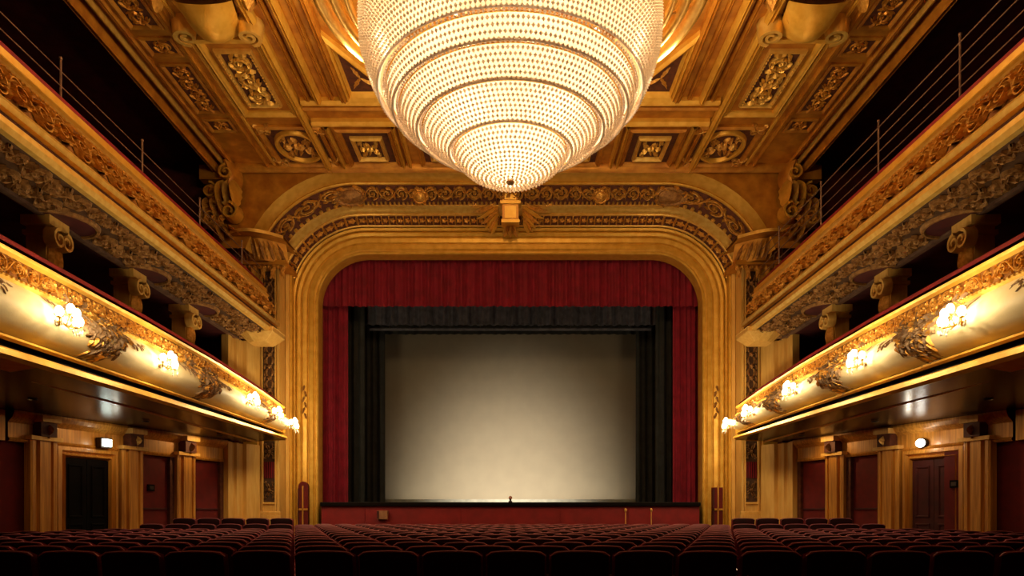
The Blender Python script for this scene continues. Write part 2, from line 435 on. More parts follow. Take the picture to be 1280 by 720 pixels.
# ------------------------------------------------------------------ ceiling carving (parts of the ceiling)
def CP(sg):
    return lambda u, v, w: (sg*u, v, E+Hc-w)
for sg in (-1, 1):
    P = CP(sg); Y0, Y1 = 3.0, 19.95
    # long mouldings running to the stage
    mb = MB()
    def lm(u, w, h, m, Y0=3.0, Y1=19.95):
        mb.grid([Y0, Y1], range(8), lambda y, k: P(u+frame_prof(w, h)[k][0], y, frame_prof(w, h)[k][1]), m)
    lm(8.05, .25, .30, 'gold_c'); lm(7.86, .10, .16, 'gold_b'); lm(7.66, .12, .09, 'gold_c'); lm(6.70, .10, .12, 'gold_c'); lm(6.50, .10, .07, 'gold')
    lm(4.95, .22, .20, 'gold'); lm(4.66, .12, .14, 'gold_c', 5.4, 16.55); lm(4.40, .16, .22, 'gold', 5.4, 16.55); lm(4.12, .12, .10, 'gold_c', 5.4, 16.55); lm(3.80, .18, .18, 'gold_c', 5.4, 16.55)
    mb.build('long_moulding', ceiling, angle=30)
    # outer strip: sunk dark oblong panels with short cross panels
    mb = MB()
    y = 3.3
    while y < 19.6:
        for (a, b) in ((0, 1.9), (2.15, 2.75)):
            a += y; b += y
            if b > 19.7: continue
            frame(mb, P, 6.90, 7.58, a, b, frame_prof(.09, .06), 'gold_c')
            fpanel(mb, P, 6.98, 7.50, a+.08, b-.08, .012, 'ground')
            rinceau(mb, lambda u, v, w: P(v, u, w+.012), a+.12, b-.12, 7.02, 7.46, .45, .04, 'gold_c')
        y += 3.0
    mb.build('sunk_border_panel', ceiling, angle=30)
    # coffers between the outer and inner long mouldings
    mb = MB()
    for (a, b) in ((4.6, 7.6), (9.6, 12.6), (14.35, 17.25)):
        frame(mb, P, 5.12, 6.46, a, b, frame_prof(.16, .12), 'gold')
        fpanel(mb, P, 5.26, 6.32, a+.14, b-.14, .02, 'gold_c')
        frame(mb, P, 5.40, 6.20, a+.45, b-.40, frame_prof(.10, .11), 'gold_b')
        fpanel(mb, P, 5.49, 6.11, a+.54, b-.49, .03, 'ground')
        rinceau(mb, lambda u, v, w: P(v, u, w+.03), a+.58, b-.53, 5.51, 6.09, .52, .09, 'gold_b')
        beads(mb, lambda u, v, w: P(v, u, w+.1), a+.45, b-.40, 5.45, .1, .03, 'gold_b'); beads(mb, lambda u, v, w: P(v, u, w+.1), a+.45, b-.40, 6.15, .1, .03, 'gold_b')
    mb.build('coffer', ceiling, angle=30)
    # carved oval medallions
    mb = MB()
    for a in (17.75, 8.2):
        frame(mb, P, 4.75 if a > 10 else 5.12, 6.40, a, a+2.0 if a > 10 else a+1.1, frame_prof(.13, .10), 'gold_c')
        if a > 10:
            fpanel(mb, P, 4.87, 6.28, a+.12, a+1.88, .015, 'ground')
            cu, cv = 5.57, a+1.0
            pts = [(cu+.55*cos(t), cv+.72*sin(t)) for t in [2*pi*k/28 for k in range(29)]]
            stem(mb, P, pts, .07, .12, 'gold')
            panel_carving(mb, P, 5.1, 6.05, a+.4, a+1.6, .10, 'gold_r')
            for su in (-1, 1):
                for sv in (-1, 1):
                    for q in (0, 1, 2): leaf(mb, P, cu+su*.62, cv+sv*.78, atan2(sv, su)+(q-1)*.9, .34, .09, .09, 'gold_r', bend=.6*(q-1))
                    spiral(mb, P, cu+su*.60, cv+sv*.74, .12, 0, su*sv, .03, .1, 'gold_r', n=12)
    mb.build('medallion', ceiling, angle=30)
    # scroll consoles hanging over the coffers
    mb = MB()
    for yc in (13.75,):
        for q in (-1, 1):
            spiral(mb, P, 5.78+q*.62, yc+.28, .24, pi/2, -q, .09, .36, 'gold_b', turns=1.6, n=22)
            leaf(mb, P, 5.78+q*.5, yc-.1, pi/2+q*.9, .55, .16, .32, 'gold_r', bend=q*.8)
            leaf(mb, P, 5.78+q*.85, yc-.2, -pi/2+q*.4, .5, .14, .25, 'gold_r', bend=-q*.8)
        mb.grid([i/8 for i in range(9)], [j/6 for j in range(7)], lambda a, b: P(5.78+(a-.5)*1.15*(1-.25*b), yc-.45+b*.95, .10+.42*sin(pi*a)**.7*sin(pi*(.02+.96*b))**.6), 'gold')
        for k in range(7): leaf(mb, P, 5.3+k*.16, yc-.42, -pi/2+(k-3)*.12, .30, .08, .12, 'gold_b', bend=.2*(k-3))
        mb.box(5.05, 6.5, yc+.48, yc+.60, 0, .22, 'gold', P)
    mb.build('scroll_console', ceiling, angle=40)
    # cross beams, corner triangles of the octagonal centre
    mb = MB()
    for yb in (16.55, 17.45, 5.2, 6.0):
        mb.grid([.0, 4.9], range(8), lambda x, k: P(x, yb+frame_prof(.2, .16)[k][0], frame_prof(.2, .16)[k][1]), 'gold')
    mb.grid([0, 5], range(8), lambda x, k: P(x, 16.9+frame_prof(.12, .1)[k][0], frame_prof(.12, .1)[k][1]), 'gold_c')
    for (A, B, C) in (((3.72, 14.55), (3.72, 16.45), (2.6, 16.45)), ((3.72, 7.4), (3.72, 5.6), (2.6, 5.6))):
        cx, cy = (A[0]+B[0]+C[0])/3, (A[1]+B[1]+C[1])/3
        def sh(p, k): return (cx+(p[0]-cx)*k, cy+(p[1]-cy)*k)
        rings = [(1.25, 0), (1.25, .10), (1.1, .16), (.98, .09), (.92, .13), (.80, .02)]
        vs = []; fs = []
        for k, w in rings:
            for p in (A, B, C): q = sh(p, k); vs.append(P(q[0], q[1], w))
        for i in range(len(rings)-1):
            for k in range(3): fs.append((i*3+k, i*3+(k+1) % 3, (i+1)*3+(k+1) % 3, (i+1)*3+k))
        mb.add(vs, fs, 'gold')
        mb.add([P(*sh(p, .82), .02) for p in (A, B, C)], [(0, 1, 2)], 'ground')
        for k in range(3): leaf(mb, P, cx, cy, atan2((A, B, C)[k][1]-cy, (A, B, C)[k][0]-cx), .42, .07, .06, 'gold_r')
    mb.build('corner_triangle', ceiling, angle=30)
    # row of small square coffers before the arch
    mb = MB()
    for cx in (3.72, 1.75):
        frame(mb, P, cx-.72, cx+.72, 17.85, 19.75, frame_prof(.14, .12), 'gold_c')
        fpanel(mb, P, cx-.60, cx+.60, 17.97, 19.63, .02, 'ground' )
        frame(mb, P, cx-.42, cx+.42, 18.25, 19.4, frame_prof(.12, .13), 'gold_b')
        fpanel(mb, P, cx-.31, cx+.31, 18.36, 19.29, .04, 'ground')
        panel_carving(mb, lambda u, v, w: P(u, v, w+.04), cx-.30, cx+.30, 18.38, 19.27, .07, 'gold_b')
    for rx in (2.72, 2.90, 4.55):
        mb.grid([17.7, 19.9], range(8), lambda y, k: P(rx+frame_prof(.12, .16)[k][0], y, frame_prof(.12, .16)[k][1]), 'gold')
    mb.build('small_coffer', ceiling, angle=30)
# mouldings across the end of the ceiling and round centre rose
mb = MB(); P = CP(1)
for yb, w, h, m in ((19.72, .26, .2, 'gold_c'),):
    mb.grid([-8.2, 8.2], range(8), lambda x, k: P(x, yb+frame_prof(w, h)[k][0], frame_prof(w, h)[k][1]), m)
for R, r in ((3.45, .10), (3.2, .06), (1.2, .12)):
    mb.ring((0, 11, E+Hc-.04), R, r, 'gold', 72, 8)
for k in range(36):
    a = 2*pi*k/36
    leaf(mb, P, cos(a)*1.3, 11+sin(a)*1.3, a, 1.5, .11, .08, 'gold_r')
mb.build('centre_rose', ceiling, angle=40)

# ------------------------------------------------------------------ balconies
def hr(Z):     # height of the lower balcony rail
    pts = [(2.5, 3.50), (9, 3.45), (12.5, 3.41), (15.4, 3.33), (18, 3.18), (20, 3.02)]
    for (a, b), (c, d) in zip(pts, pts[1:]):
        if Z <= c: return b+(d-b)*(Z-a)/(c-a)
    return 3.02
def hb(Z): return 1.92+(Z-9)*.0115
LF = [(.00, 6.56), (.03, 6.44), (.055, 6.40), (.075, 6.32), (.10, 6.34), (.12, 6.40), (.29, 6.37), (.305, 6.31), (.325, 6.31), (.34, 6.36),
      (.40, 6.26), (.46, 6.19), (.52, 6.155), (.58, 6.155), (.64, 6.20), (.70, 6.30), (.74, 6.42), (.755, 6.52), (.77, 6.50), (.785, 6.38), (.81, 6.35), (.83, 6.40), (.84, 6.56), (.88, 6.58), (.895, 6.36), (.92, 6.28), (.97, 6.27), (1.0, 6.33), (1.0, 6.9)]
def lfx(t):
    for (a, b), (c, d) in zip(LF, LF[1:]):
        if t <= c and c > a: return b+(d-b)*(t-a)/(c-a)
    return 6.3
ZN = 3.0
zs = [ZN+(20-ZN)*i/34 for i in range(35)]
SIDES = ((-1, 'left'), (1, 'right'))
for sg, nm in SIDES:
    def LPm(u, v, w): t = v; h = hr(u)*(1-t)+hb(u)*t; return (sg*(lfx(t)-w), u, E+h)
    def lfp(u, k): t, x = LF[k]; return (sg*x, u, E+hr(u)*(1-t)+hb(u)*t)
    b = thing('lower_balcony', 'lower balcony on the %s with cream bellied front and crystal sconces' % nm, 'balcony', (sg*7.5, 12, E+1.9))
    segs = [(0, 5, 'gold'), (5, 6, 'friezebase'), (6, 9, 'gold_b'), (9, 17, 'cream'), (17, 18, 'dwood'), (18, 21, 'gold'), (21, 24, 'dwood'), (24, 28, 'gold')]
    mb = MB(); mb2 = MB()
    for a, c, m in segs: (mb2 if m == 'cream' else mb).grid(zs, range(a, c+1), lfp, m)
    # far end cap of the front
    cap = [lfp(20, k) for k in range(len(LF))] + [(sg*6.9, 20, E+hr(20))]
    mb.add(cap, [tuple(range(len(cap)))], 'gold')
    mb.box(sg*6.56, sg*6.9, ZN, 20, E+2.2, E+2.5, 'dwood')
    mb.build('front_moulding', b, angle=35); mb2.build('cream_belly', b)
    mb = MB()   # inner face of the front and rail cushion
    mb.grid(zs, [0, 1], lambda u, k: (sg*6.72, u, E+(hr(u) if k else 2.4)), 'maroon')
    mb.grid(zs, range(9), lambda u, k: (sg*(6.60+.175*cos(pi*k/8)), u, E+hr(u)-.01+.13*sin(pi*k/8)), 'railred')
    mb.build('velvet_rail', b)
    mb = MB()
    UP = lambda u, v, w: LPm(u, v/1.35, w)
    rinceau(mb, UP, ZN, 19.95, .17, .39, .30, .035, 'gold_r')
    beads(mb, UP, ZN, 19.95, .425, .09, .022, 'gold_b')
    mb.build('carved_band', b)
    # festoons between the sconces
    cl = (10.85, 14.6, 18.4, 7.6) if sg < 0 else (10.85, 13.7, 16.7, 18.9, 7.6)
    rnd = random.Random(5+sg)
    FP = lambda u, v, w: LPm(u, v/1.35, w)
    for zc in cl:
        mb = MB(); nz = 1.0 if zc < 17 else .7
        for k in range(230):
            t = rnd.random(); v = .38+.60*t
            wd = (.85*(1-t)**1.2+.22)*nz; u = zc+rnd.uniform(-wd, wd)*(.9)
            leaf(mb, FP, u, v, rnd.uniform(0, 2*pi), rnd.uniform(.08, .15), rnd.uniform(.02, .035), rnd.uniform(.02, .07), 'swag' if rnd.random() < .7 else 'gold_r', bend=rnd.uniform(-1, 1), n=4)
        for k in range(14): rosette(mb, FP, zc+rnd.uniform(-.22, .22)*nz, .55+rnd.random()*.36, .055, .07, 'swag', 5)
        for q in (-1, 1):     # garland tails running out to the next sconce
            for k in range(26):
                t = k/26; leaf(mb, FP, zc+q*(.45+.85*t)*nz, .45+.16*sin(pi*t*.9)+rnd.uniform(-.06, .06)*(1-t), rnd.uniform(0, 2*pi), .13*(1.1-t*.6), .026, .035*(1.2-t), 'swag', bend=rnd.uniform(-1, 1), n=4)
        mb.build('festoon', b)
    mb = MB()   # underside, with a beading and the deck above
    zz = [ZN, 9.5, 13.5, 19.46, 19.98]
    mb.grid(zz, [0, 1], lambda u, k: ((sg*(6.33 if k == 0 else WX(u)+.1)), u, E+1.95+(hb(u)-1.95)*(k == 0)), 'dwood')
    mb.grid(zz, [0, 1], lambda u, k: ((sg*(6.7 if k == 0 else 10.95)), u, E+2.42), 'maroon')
    mb.add([(sg*6.33, 20, E+2.02), (sg*7.9, 20, E+1.95), (sg*7.9, 20, E+2.42), (sg*6.33, 20, E+2.42)], [(0, 1, 2, 3)], 'gold')
    mb.build('underside', b, smooth=False)
    mb = MB()
    mb.tube([(sg*7.1, ZN, E+1.95), (sg*7.1, 19.9, E+1.97)], .03, 'wood', 6)
    mb.build('underside_bead', b)

    # ---- upper balcony
    UF = [(7.02, 6.24), (6.98, 6.30), (6.90, 6.31), (6.85, 6.27), (6.85, 6.14), (6.80, 6.12), (6.78, 6.08), (6.81, 6.05), (6.84, 6.02), (6.62, 5.36),
          (6.56, 5.37), (6.50, 5.33), (6.47, 5.27), (6.50, 5.20), (6.57, 5.18), (6.58, 5.10), (6.50, 5.08), (6.43, 5.02), (6.41, 4.93), (6.45, 4.86), (6.55, 4.86)]
    ub = thing('upper_balcony', 'upper balcony on the %s with gilded carved front and carved underside' % nm, 'balcony', (sg*8, 12, E+4.9))
    def ufp(u, k): return (sg*UF[k][0], u, E+UF[k][1])
    mb = MB()
    for a, c, m in ((0, 7, 'gold'), (7, 8, 'gold_b'), (8, 9, 'friezebase'), (9, 14, 'gold_b'), (14, 15, 'ground'), (15, 20, 'gold_b')): mb.grid([ZN, 20], range(a, c+1), ufp, m)
    mb.add([ufp(20, k) for k in range(len(UF))]+[(sg*7.02, 20, E+4.86)], [tuple(range(len(UF)+1))], 'gold')
    mb.box(sg*6.9, sg*7.02, ZN, 20, E+4.9, E+6.24, 'maroon')
    mb.build('front_moulding', ub, angle=30)
    mb = MB()
    mb.box(sg*6.93, sg*7.05, ZN, 20, E+6.30, E+6.42, 'railred'); mb.build('velvet_rail', ub, bevel=.02, smooth=False)
    mb = MB()
    ax, az, bx_, bz = 6.84, 6.02, 6.62, 5.36; LL = math.hypot(ax-bx_, az-bz)
    def FU(u, v, w):
        t = v/LL; return (sg*(ax+(bx_-ax)*t-w*.94), u, E+az+(bz-az)*t-w*.3)
    rinceau(mb, FU, ZN, 20, .05, LL-.05, .46, .13, 'gold_r'); egg_dart(mb, FU, ZN, 20, .03, .10, .03, .05, 'gold_r'); egg_dart(mb, FU, ZN, 20, LL-.03, .10, .03, .05, 'gold_r')
    mb.build('carved_frieze', ub)
    # soffit with carving interrupted by dark scallops at the piers
    PZ = (4.1, 6.7, 9.27, 11.83, 14.4, 16.85)
    mb = MB()
    def SP(u, v, w): return (sg*v, u, E+4.88-w)
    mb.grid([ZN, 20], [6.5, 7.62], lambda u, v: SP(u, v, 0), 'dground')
    mb.box(sg*7.58, sg*7.70, ZN, 20, E+4.83, E+4.92, 'rail')
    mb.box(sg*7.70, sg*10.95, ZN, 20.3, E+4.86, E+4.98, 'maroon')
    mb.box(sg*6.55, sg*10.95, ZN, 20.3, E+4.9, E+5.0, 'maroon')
    mb.build('underside', ub, smooth=False)
    mb = MB()
    cuts = [z+.15 for z in PZ]
    lo = ZN
    for z in cuts+[21.5]:
        hi = min(z-.55, 19.9)
        if hi > lo: rinceau(mb, SP, lo, hi, 6.58, 7.06, .42, .07, 'bronze'); rinceau(mb, SP, lo, hi, 7.04, 7.54, .46, .07, 'bronze')
        lo = z+.55
    for z in cuts:
        rinceau(mb, SP, z-.5, z+.5, 6.6, 6.95, .35, .05, 'bronze')
        pts = [(z+.58*cos(t), 7.56-.52*sin(t)) for t in [pi*k/14 for k in range(15)]]
        stem(mb, SP, pts, .045, .07, 'bronze')
        mb.add([SP(*p, .03) for p in [(z+.54*cos(pi*k/14), 7.56-.48*sin(pi*k/14)) for k in range(15)]], [tuple(range(15))], 'maroon')
    mb.build('soffit_carving', ub)
    mb = MB()   # blunt corbel closing the end of the balcony front
    top = [(6.35, 19.0), (6.35, 20.02), (7.35, 20.02), (7.35, 19.3), (7.05, 19.0)]
    bot = [(6.62, 19.25), (6.62, 19.9), (7.15, 19.9), (7.15, 19.45), (6.95, 19.25)]
    vs = [(sg*x, y, E+4.96) for x, y in top]+[(sg*x, y, E+4.84) for x, y in top]+[(sg*x, y, E+4.62) for x, y in bot]
    fs = [tuple(5+i if False else i for i in range(5)), tuple(10+i for i in range(5))]
    for r_ in (0, 5):
        for i in range(5): fs.append((r_+i, r_+(i+1) % 5, r_+5+(i+1) % 5, r_+5+i))
    mb.add(vs, fs, 'stone'); mb.build('end_corbel', ub, smooth=False, bevel=.015)
    # piers standing behind the lower rail and carrying the upper balcony
    order = {16.85: 'nearest the stage', 14.4: 'second from the stage', 11.83: 'third from the stage', 9.27: 'fourth from the stage'}
    for z in (11.83, 14.4, 16.85):
        p = thing('balcony_pier', 'short carved pier above the %s lower rail, %s' % (nm, order[z]), 'pier', (sg*7.75, z, E+2.42), 'piers between the balconies')
        mb = MB()
        mb.box(sg*7.62, sg*7.95, z-.16, z+.16, E+2.43, E+4.86, 'stone')
        for q in (-.1, 0, .1): mb.box(sg*7.60, sg*7.63, z+q-.03, z+q+.03, E+2.6, E+4.45, 'gold')
        mb.build('shaft', p, smooth=False)
        mb = MB()
        mb.box(sg*7.5, sg*7.98, z-.26, z+.26, E+4.70, E+4.85, 'stone'); mb.box(sg*7.55, sg*7.98, z-.21, z+.21, E+4.55, E+4.62, 'gold')
        mb.build('capital', p, smooth=False)
        mb = MB()
        SPm = lambda u, v, w: (sg*(7.60-w), z+u, E+v)
        spiral(mb, SPm, .10, 4.50, .16, pi/2, -1, .05, .2, 'stone', n=16)
        spiral(mb, SPm, -.10, 4.50, .16, pi/2, 1, .05, .2, 'stone', n=16)
        for k in range(3): leaf(mb, SPm, (k-1)*.09, 4.42, -pi/2+.1*(k-1), .45, .05, .08, 'gold_r')
        # side scroll towards the stage
        mb.grid([i/10 for i in range(11)], [0, 1], lambda t, k: (sg*(7.62+.3*k), z+.16+.16*abs(sin(pi*min(1, t*1.1)))*(1-t)+.02, E+4.68-t*.95), 'stone')
        mb.build('scroll', p)
    # guard rails on top of the upper balcony
    g = thing('guard_railing', 'thin metal guard railing along the top of the %s upper balcony' % nm, 'railing', (sg*6.98, 12, E+6.4))
    hs_ = (6.62, 6.85) if sg < 0 else (6.6, 6.83, 7.06, 7.30)
    for h in hs_:
        mb = MB(); mb.tube([(sg*6.99, ZN+.3, E+h), (sg*6.99, 19.8, E+h)], .011, 'rail', 6); mb.build('wire', g)
    for z in (6.2, 8.6, 11.05, 13.5, 16.0, 18.5):
        mb = MB(); top = 7.05 if sg < 0 else 7.42
        mb.tube([(sg*6.99, z, E+6.35), (sg*6.99, z, E+top)], .018, 'rail', 6)
        mb.ball((sg*6.99, z, E+top), .03, 'rail', 6)
        mb.build('post', g)

# ------------------------------------------------------------------ side walls under the balcony: pilasters, panels, doors
def zw(px): return 13.817/((638-px)/889+.305)       # depth on the slanting wall, measured once from the photograph
def seg(sg, z0, z1):
    """map along the slanting wall: u metres from z0, v height above eye, w out into the hall"""
    a = Vector((WX(z0), z0)); d = Vector((WX(z1), z1))-a; L = d.length; d = d/L; n = Vector((-d.y, d.x))
    if n.x > 0: n = -n
    return (lambda u, v, w: (sg*(a.x+d.x*u+n.x*w), a.y+d.y*u+n.y*w, E+v)), L
PIL = [(30, 64, 'third from the stage side'), (145, 172, 'second from the stage side'), (215, 238, 'first from the stage side')]
PAN = [(64, 145), (172, 215), (238, 277)]
for sg, nm in SIDES:
    k = {64: 'third', 172: 'second', 238: 'first'}
    for a, b_, o in PIL:
        P, L = seg(sg, zw(a), zw(b_))
        t = thing('pilaster', 'amber fluted pilaster under the %s balcony, %s' % (nm, o), 'pilaster', P(L/2, -E, 0), 'pilasters along the side walls')
        mb = MB()
        pr = [(0, 0), (0, .16), (.04, .18), (.10, .18), (.12, .13), (.16, .13), (.18, .20), (L-.18, .20), (L-.16, .13), (L-.12, .13), (L-.10, .18), (L-.04, .18), (L, .16), (L, 0)]
        mb.grid([-E+.02, 1.42], range(len(pr)), lambda h, q: P(pr[q][0], h, pr[q][1]), 'wood' if a > 200 or True else 'stone')
        mb.build('shaft', t, angle=25)
        mb = MB(); mb.box(-.04, L+.04, -E+.01, -E+.25, -.02, .24, 'wood', P); mb.build('base', t, smooth=False)
        mb = MB(); mb.box(-.05, L+.05, 1.42, 1.50, -.02, .26, 'stone', P)
        mb.box(L*.2, L*.8, 1.50, 1.78, -.02, .30, 'ground', P); mb.box(L*.15, L*.85, 1.78, 1.90, -.02, .38, 'stone', P)
        leaf(mb, P, L/2, 1.8, -pi/2, .34, .12, .36, 'gold_r'); mb.build('capital', t, smooth=False)
    # frieze over the openings
    P, L = seg(sg, 13.6, 19.4); mb = MB()
    pr = [(1.36, .0), (1.36, .09), (1.40, .12), (1.44, .08), (1.72, .08), (1.76, .12), (1.82, .20), (1.90, .24), (1.945, .24)]
    mb.grid([0, L], range(len(pr)), lambda u, q: P(u, pr[q][0], pr[q][1]), 'wood'); struct(mb.build('trim_1' if sg < 0 else 'trim_2', angle=25))
    for i, (a, b_) in enumerate(PAN):
        P, L = seg(sg, zw(a), zw(b_))
        if i == 0:   # the exit doorway
            mb = MB(); frame(mb, P, .05, L-.05, -E-.3, 1.36, [(0, 0), (0, .12), (.08, .14), (.12, .06), (.14, .06), (.18, .12), (.22, .02)], 'wood')
            if sg < 0: fpanel(mb, P, .2, L-.2, -E+.01, 1.2, .01, 'black')  # black sheet stands in for the unlit open exit
            d = struct(mb.build('door_1' if sg < 0 else 'door_2', angle=25))
            for q in (0, 1):
                m2 = MB(); u0 = .24+q*(L-.48)/2; u1 = u0+(L-.48)/2-.01
                col = 'black' if sg < 0 else 'maroon'  # left leaves blackened to read as the dark of the opening
                m2.box(u0, u1, -E+.02, 1.13, .012, .05, col, P)
                for v0, v1 in ((-E+.2, -.25), (-.12, 1.0)): frame(m2, lambda u, v, w: P(u, v, w+.05), u0+.1, u1-.1, v0, v1, frame_prof(.05, .02), col)
                m2.build('door_leaf', d, smooth=False)
            if sg > 0:
                m2 = MB(); m2.box(.06, .50, -E+.02, 1.34, .02, .10, 'redwall', P); m2.build('red_side_panel', d, smooth=False)
        else:
            t = thing('wall_panel', 'crimson fabric wall panel under the %s balcony, %s from the stage' % (nm, k[a]), 'panel', P(L/2, -E, 0), 'crimson panels between pilasters')
            mb = MB(); mb.box(.02, L-.02, -E+.02, 1.34, -.10, -.02, 'redwall', P)
            mb.build('fabric', t, smooth=False)
            mb = MB(); mb.box(.03, L-.03, .06, .10, -.02, .01, 'maroon', P); mb.build('dado_rail', t, smooth=False)
            mb = MB(); mb.box(L-.14, L, -E+.01, 1.36, -.02, .07, 'ground', P); mb.box(.0, .06, -E+.01, 1.36, -.02, .05, 'wood', P); mb.build('jamb', t, smooth=False)
    # small dark wall plates
    P, L = seg(sg, zw(172), zw(215)) if sg < 0 else seg(sg, zw(64), zw(145))
    u0 = .30 if sg < 0 else .14; w0 = -.02 if sg < 0 else .10
    mb = MB(); mb.box(u0, u0+.20, .50, .66, w0, w0+.04, 'black', P); mb.box(u0+.04, u0+.16, .54, .62, w0+.04, w0+.05, 'iron', P)
    o = mb.build('wall_plate', smooth=False)
    tag(o, 'small black wall plate on the crimson %s wall beside a pilaster' % nm, 'wall plate')
    # beyond the last pilaster, nearer the hall
    P, L = seg(sg, 9.6, 13.45); mb = MB()
    for u in (L-.35, L-.95): mb.box(u, u+.14, -E+.01, 1.36, 0, .10, 'wood', P)
    mb.box(0, L+.08, 1.36, 1.94, 0, .10, 'wood', P); mb.box(L-.80, L-.36, -E+.01, 1.36, .0, .03, 'maroon', P)
    struct(mb.build('trim_3' if sg < 0 else 'trim_4', smooth=False))

# exit sign and oval lamp
P, L = seg(-1, zw(108), zw(132))
t = thing('exit_sign', 'lit white-green exit sign over the dark doorway under the left balcony', 'sign', P(L/2, 1.45, .2))
mb = MB(); mb.box(L*.30, L*.88, 1.40, 1.62, .10, .24, 'iron', P); mb.build('housing', t, smooth=False)
mb = MB(); mb.box(L*.36, L*.82, 1.43, 1.59, .24, .27, 'exit', P); mb.build('lit_face', t, smooth=False)
p = P(L*.6, 1.5, .5); light('exit_sign_light', 'POINT', p, 1.5, (1, 1, .8), .05)
P, L = seg(1, zw(106), zw(130))
t = thing('oval_lamp', 'lit white oval bulkhead lamp over the dark red doorway on the right', 'lamp', P(L/2, 1.5, .1))
mb = MB(); mb.lathe([(.001, .0), (.15, 0), (.15, .04), (.12, .06)], (0, 0, 0), 'iron', 20, (1, .75)); q0 = mb.v
mb.v = [P(L*.5+x, 1.5+y, z+.10) for x, y, z in q0]; mb.build('rim', t)
mb = MB(); mb.lathe([(.125*cos(pi/2*i/6)+1e-4, .05+.07*sin(pi/2*i/6)) for i in range(7)], (0, 0, 0), 'oval', 20, (1, .75)); mb.v = [P(L*.5+x, 1.5+y, z+.10) for x, y, z in mb.v]; mb.build('diffuser', t)
light('oval_lamp_light', 'POINT', P(L*.5, 1.5, .5), 4, (1, .9, .7), .05)

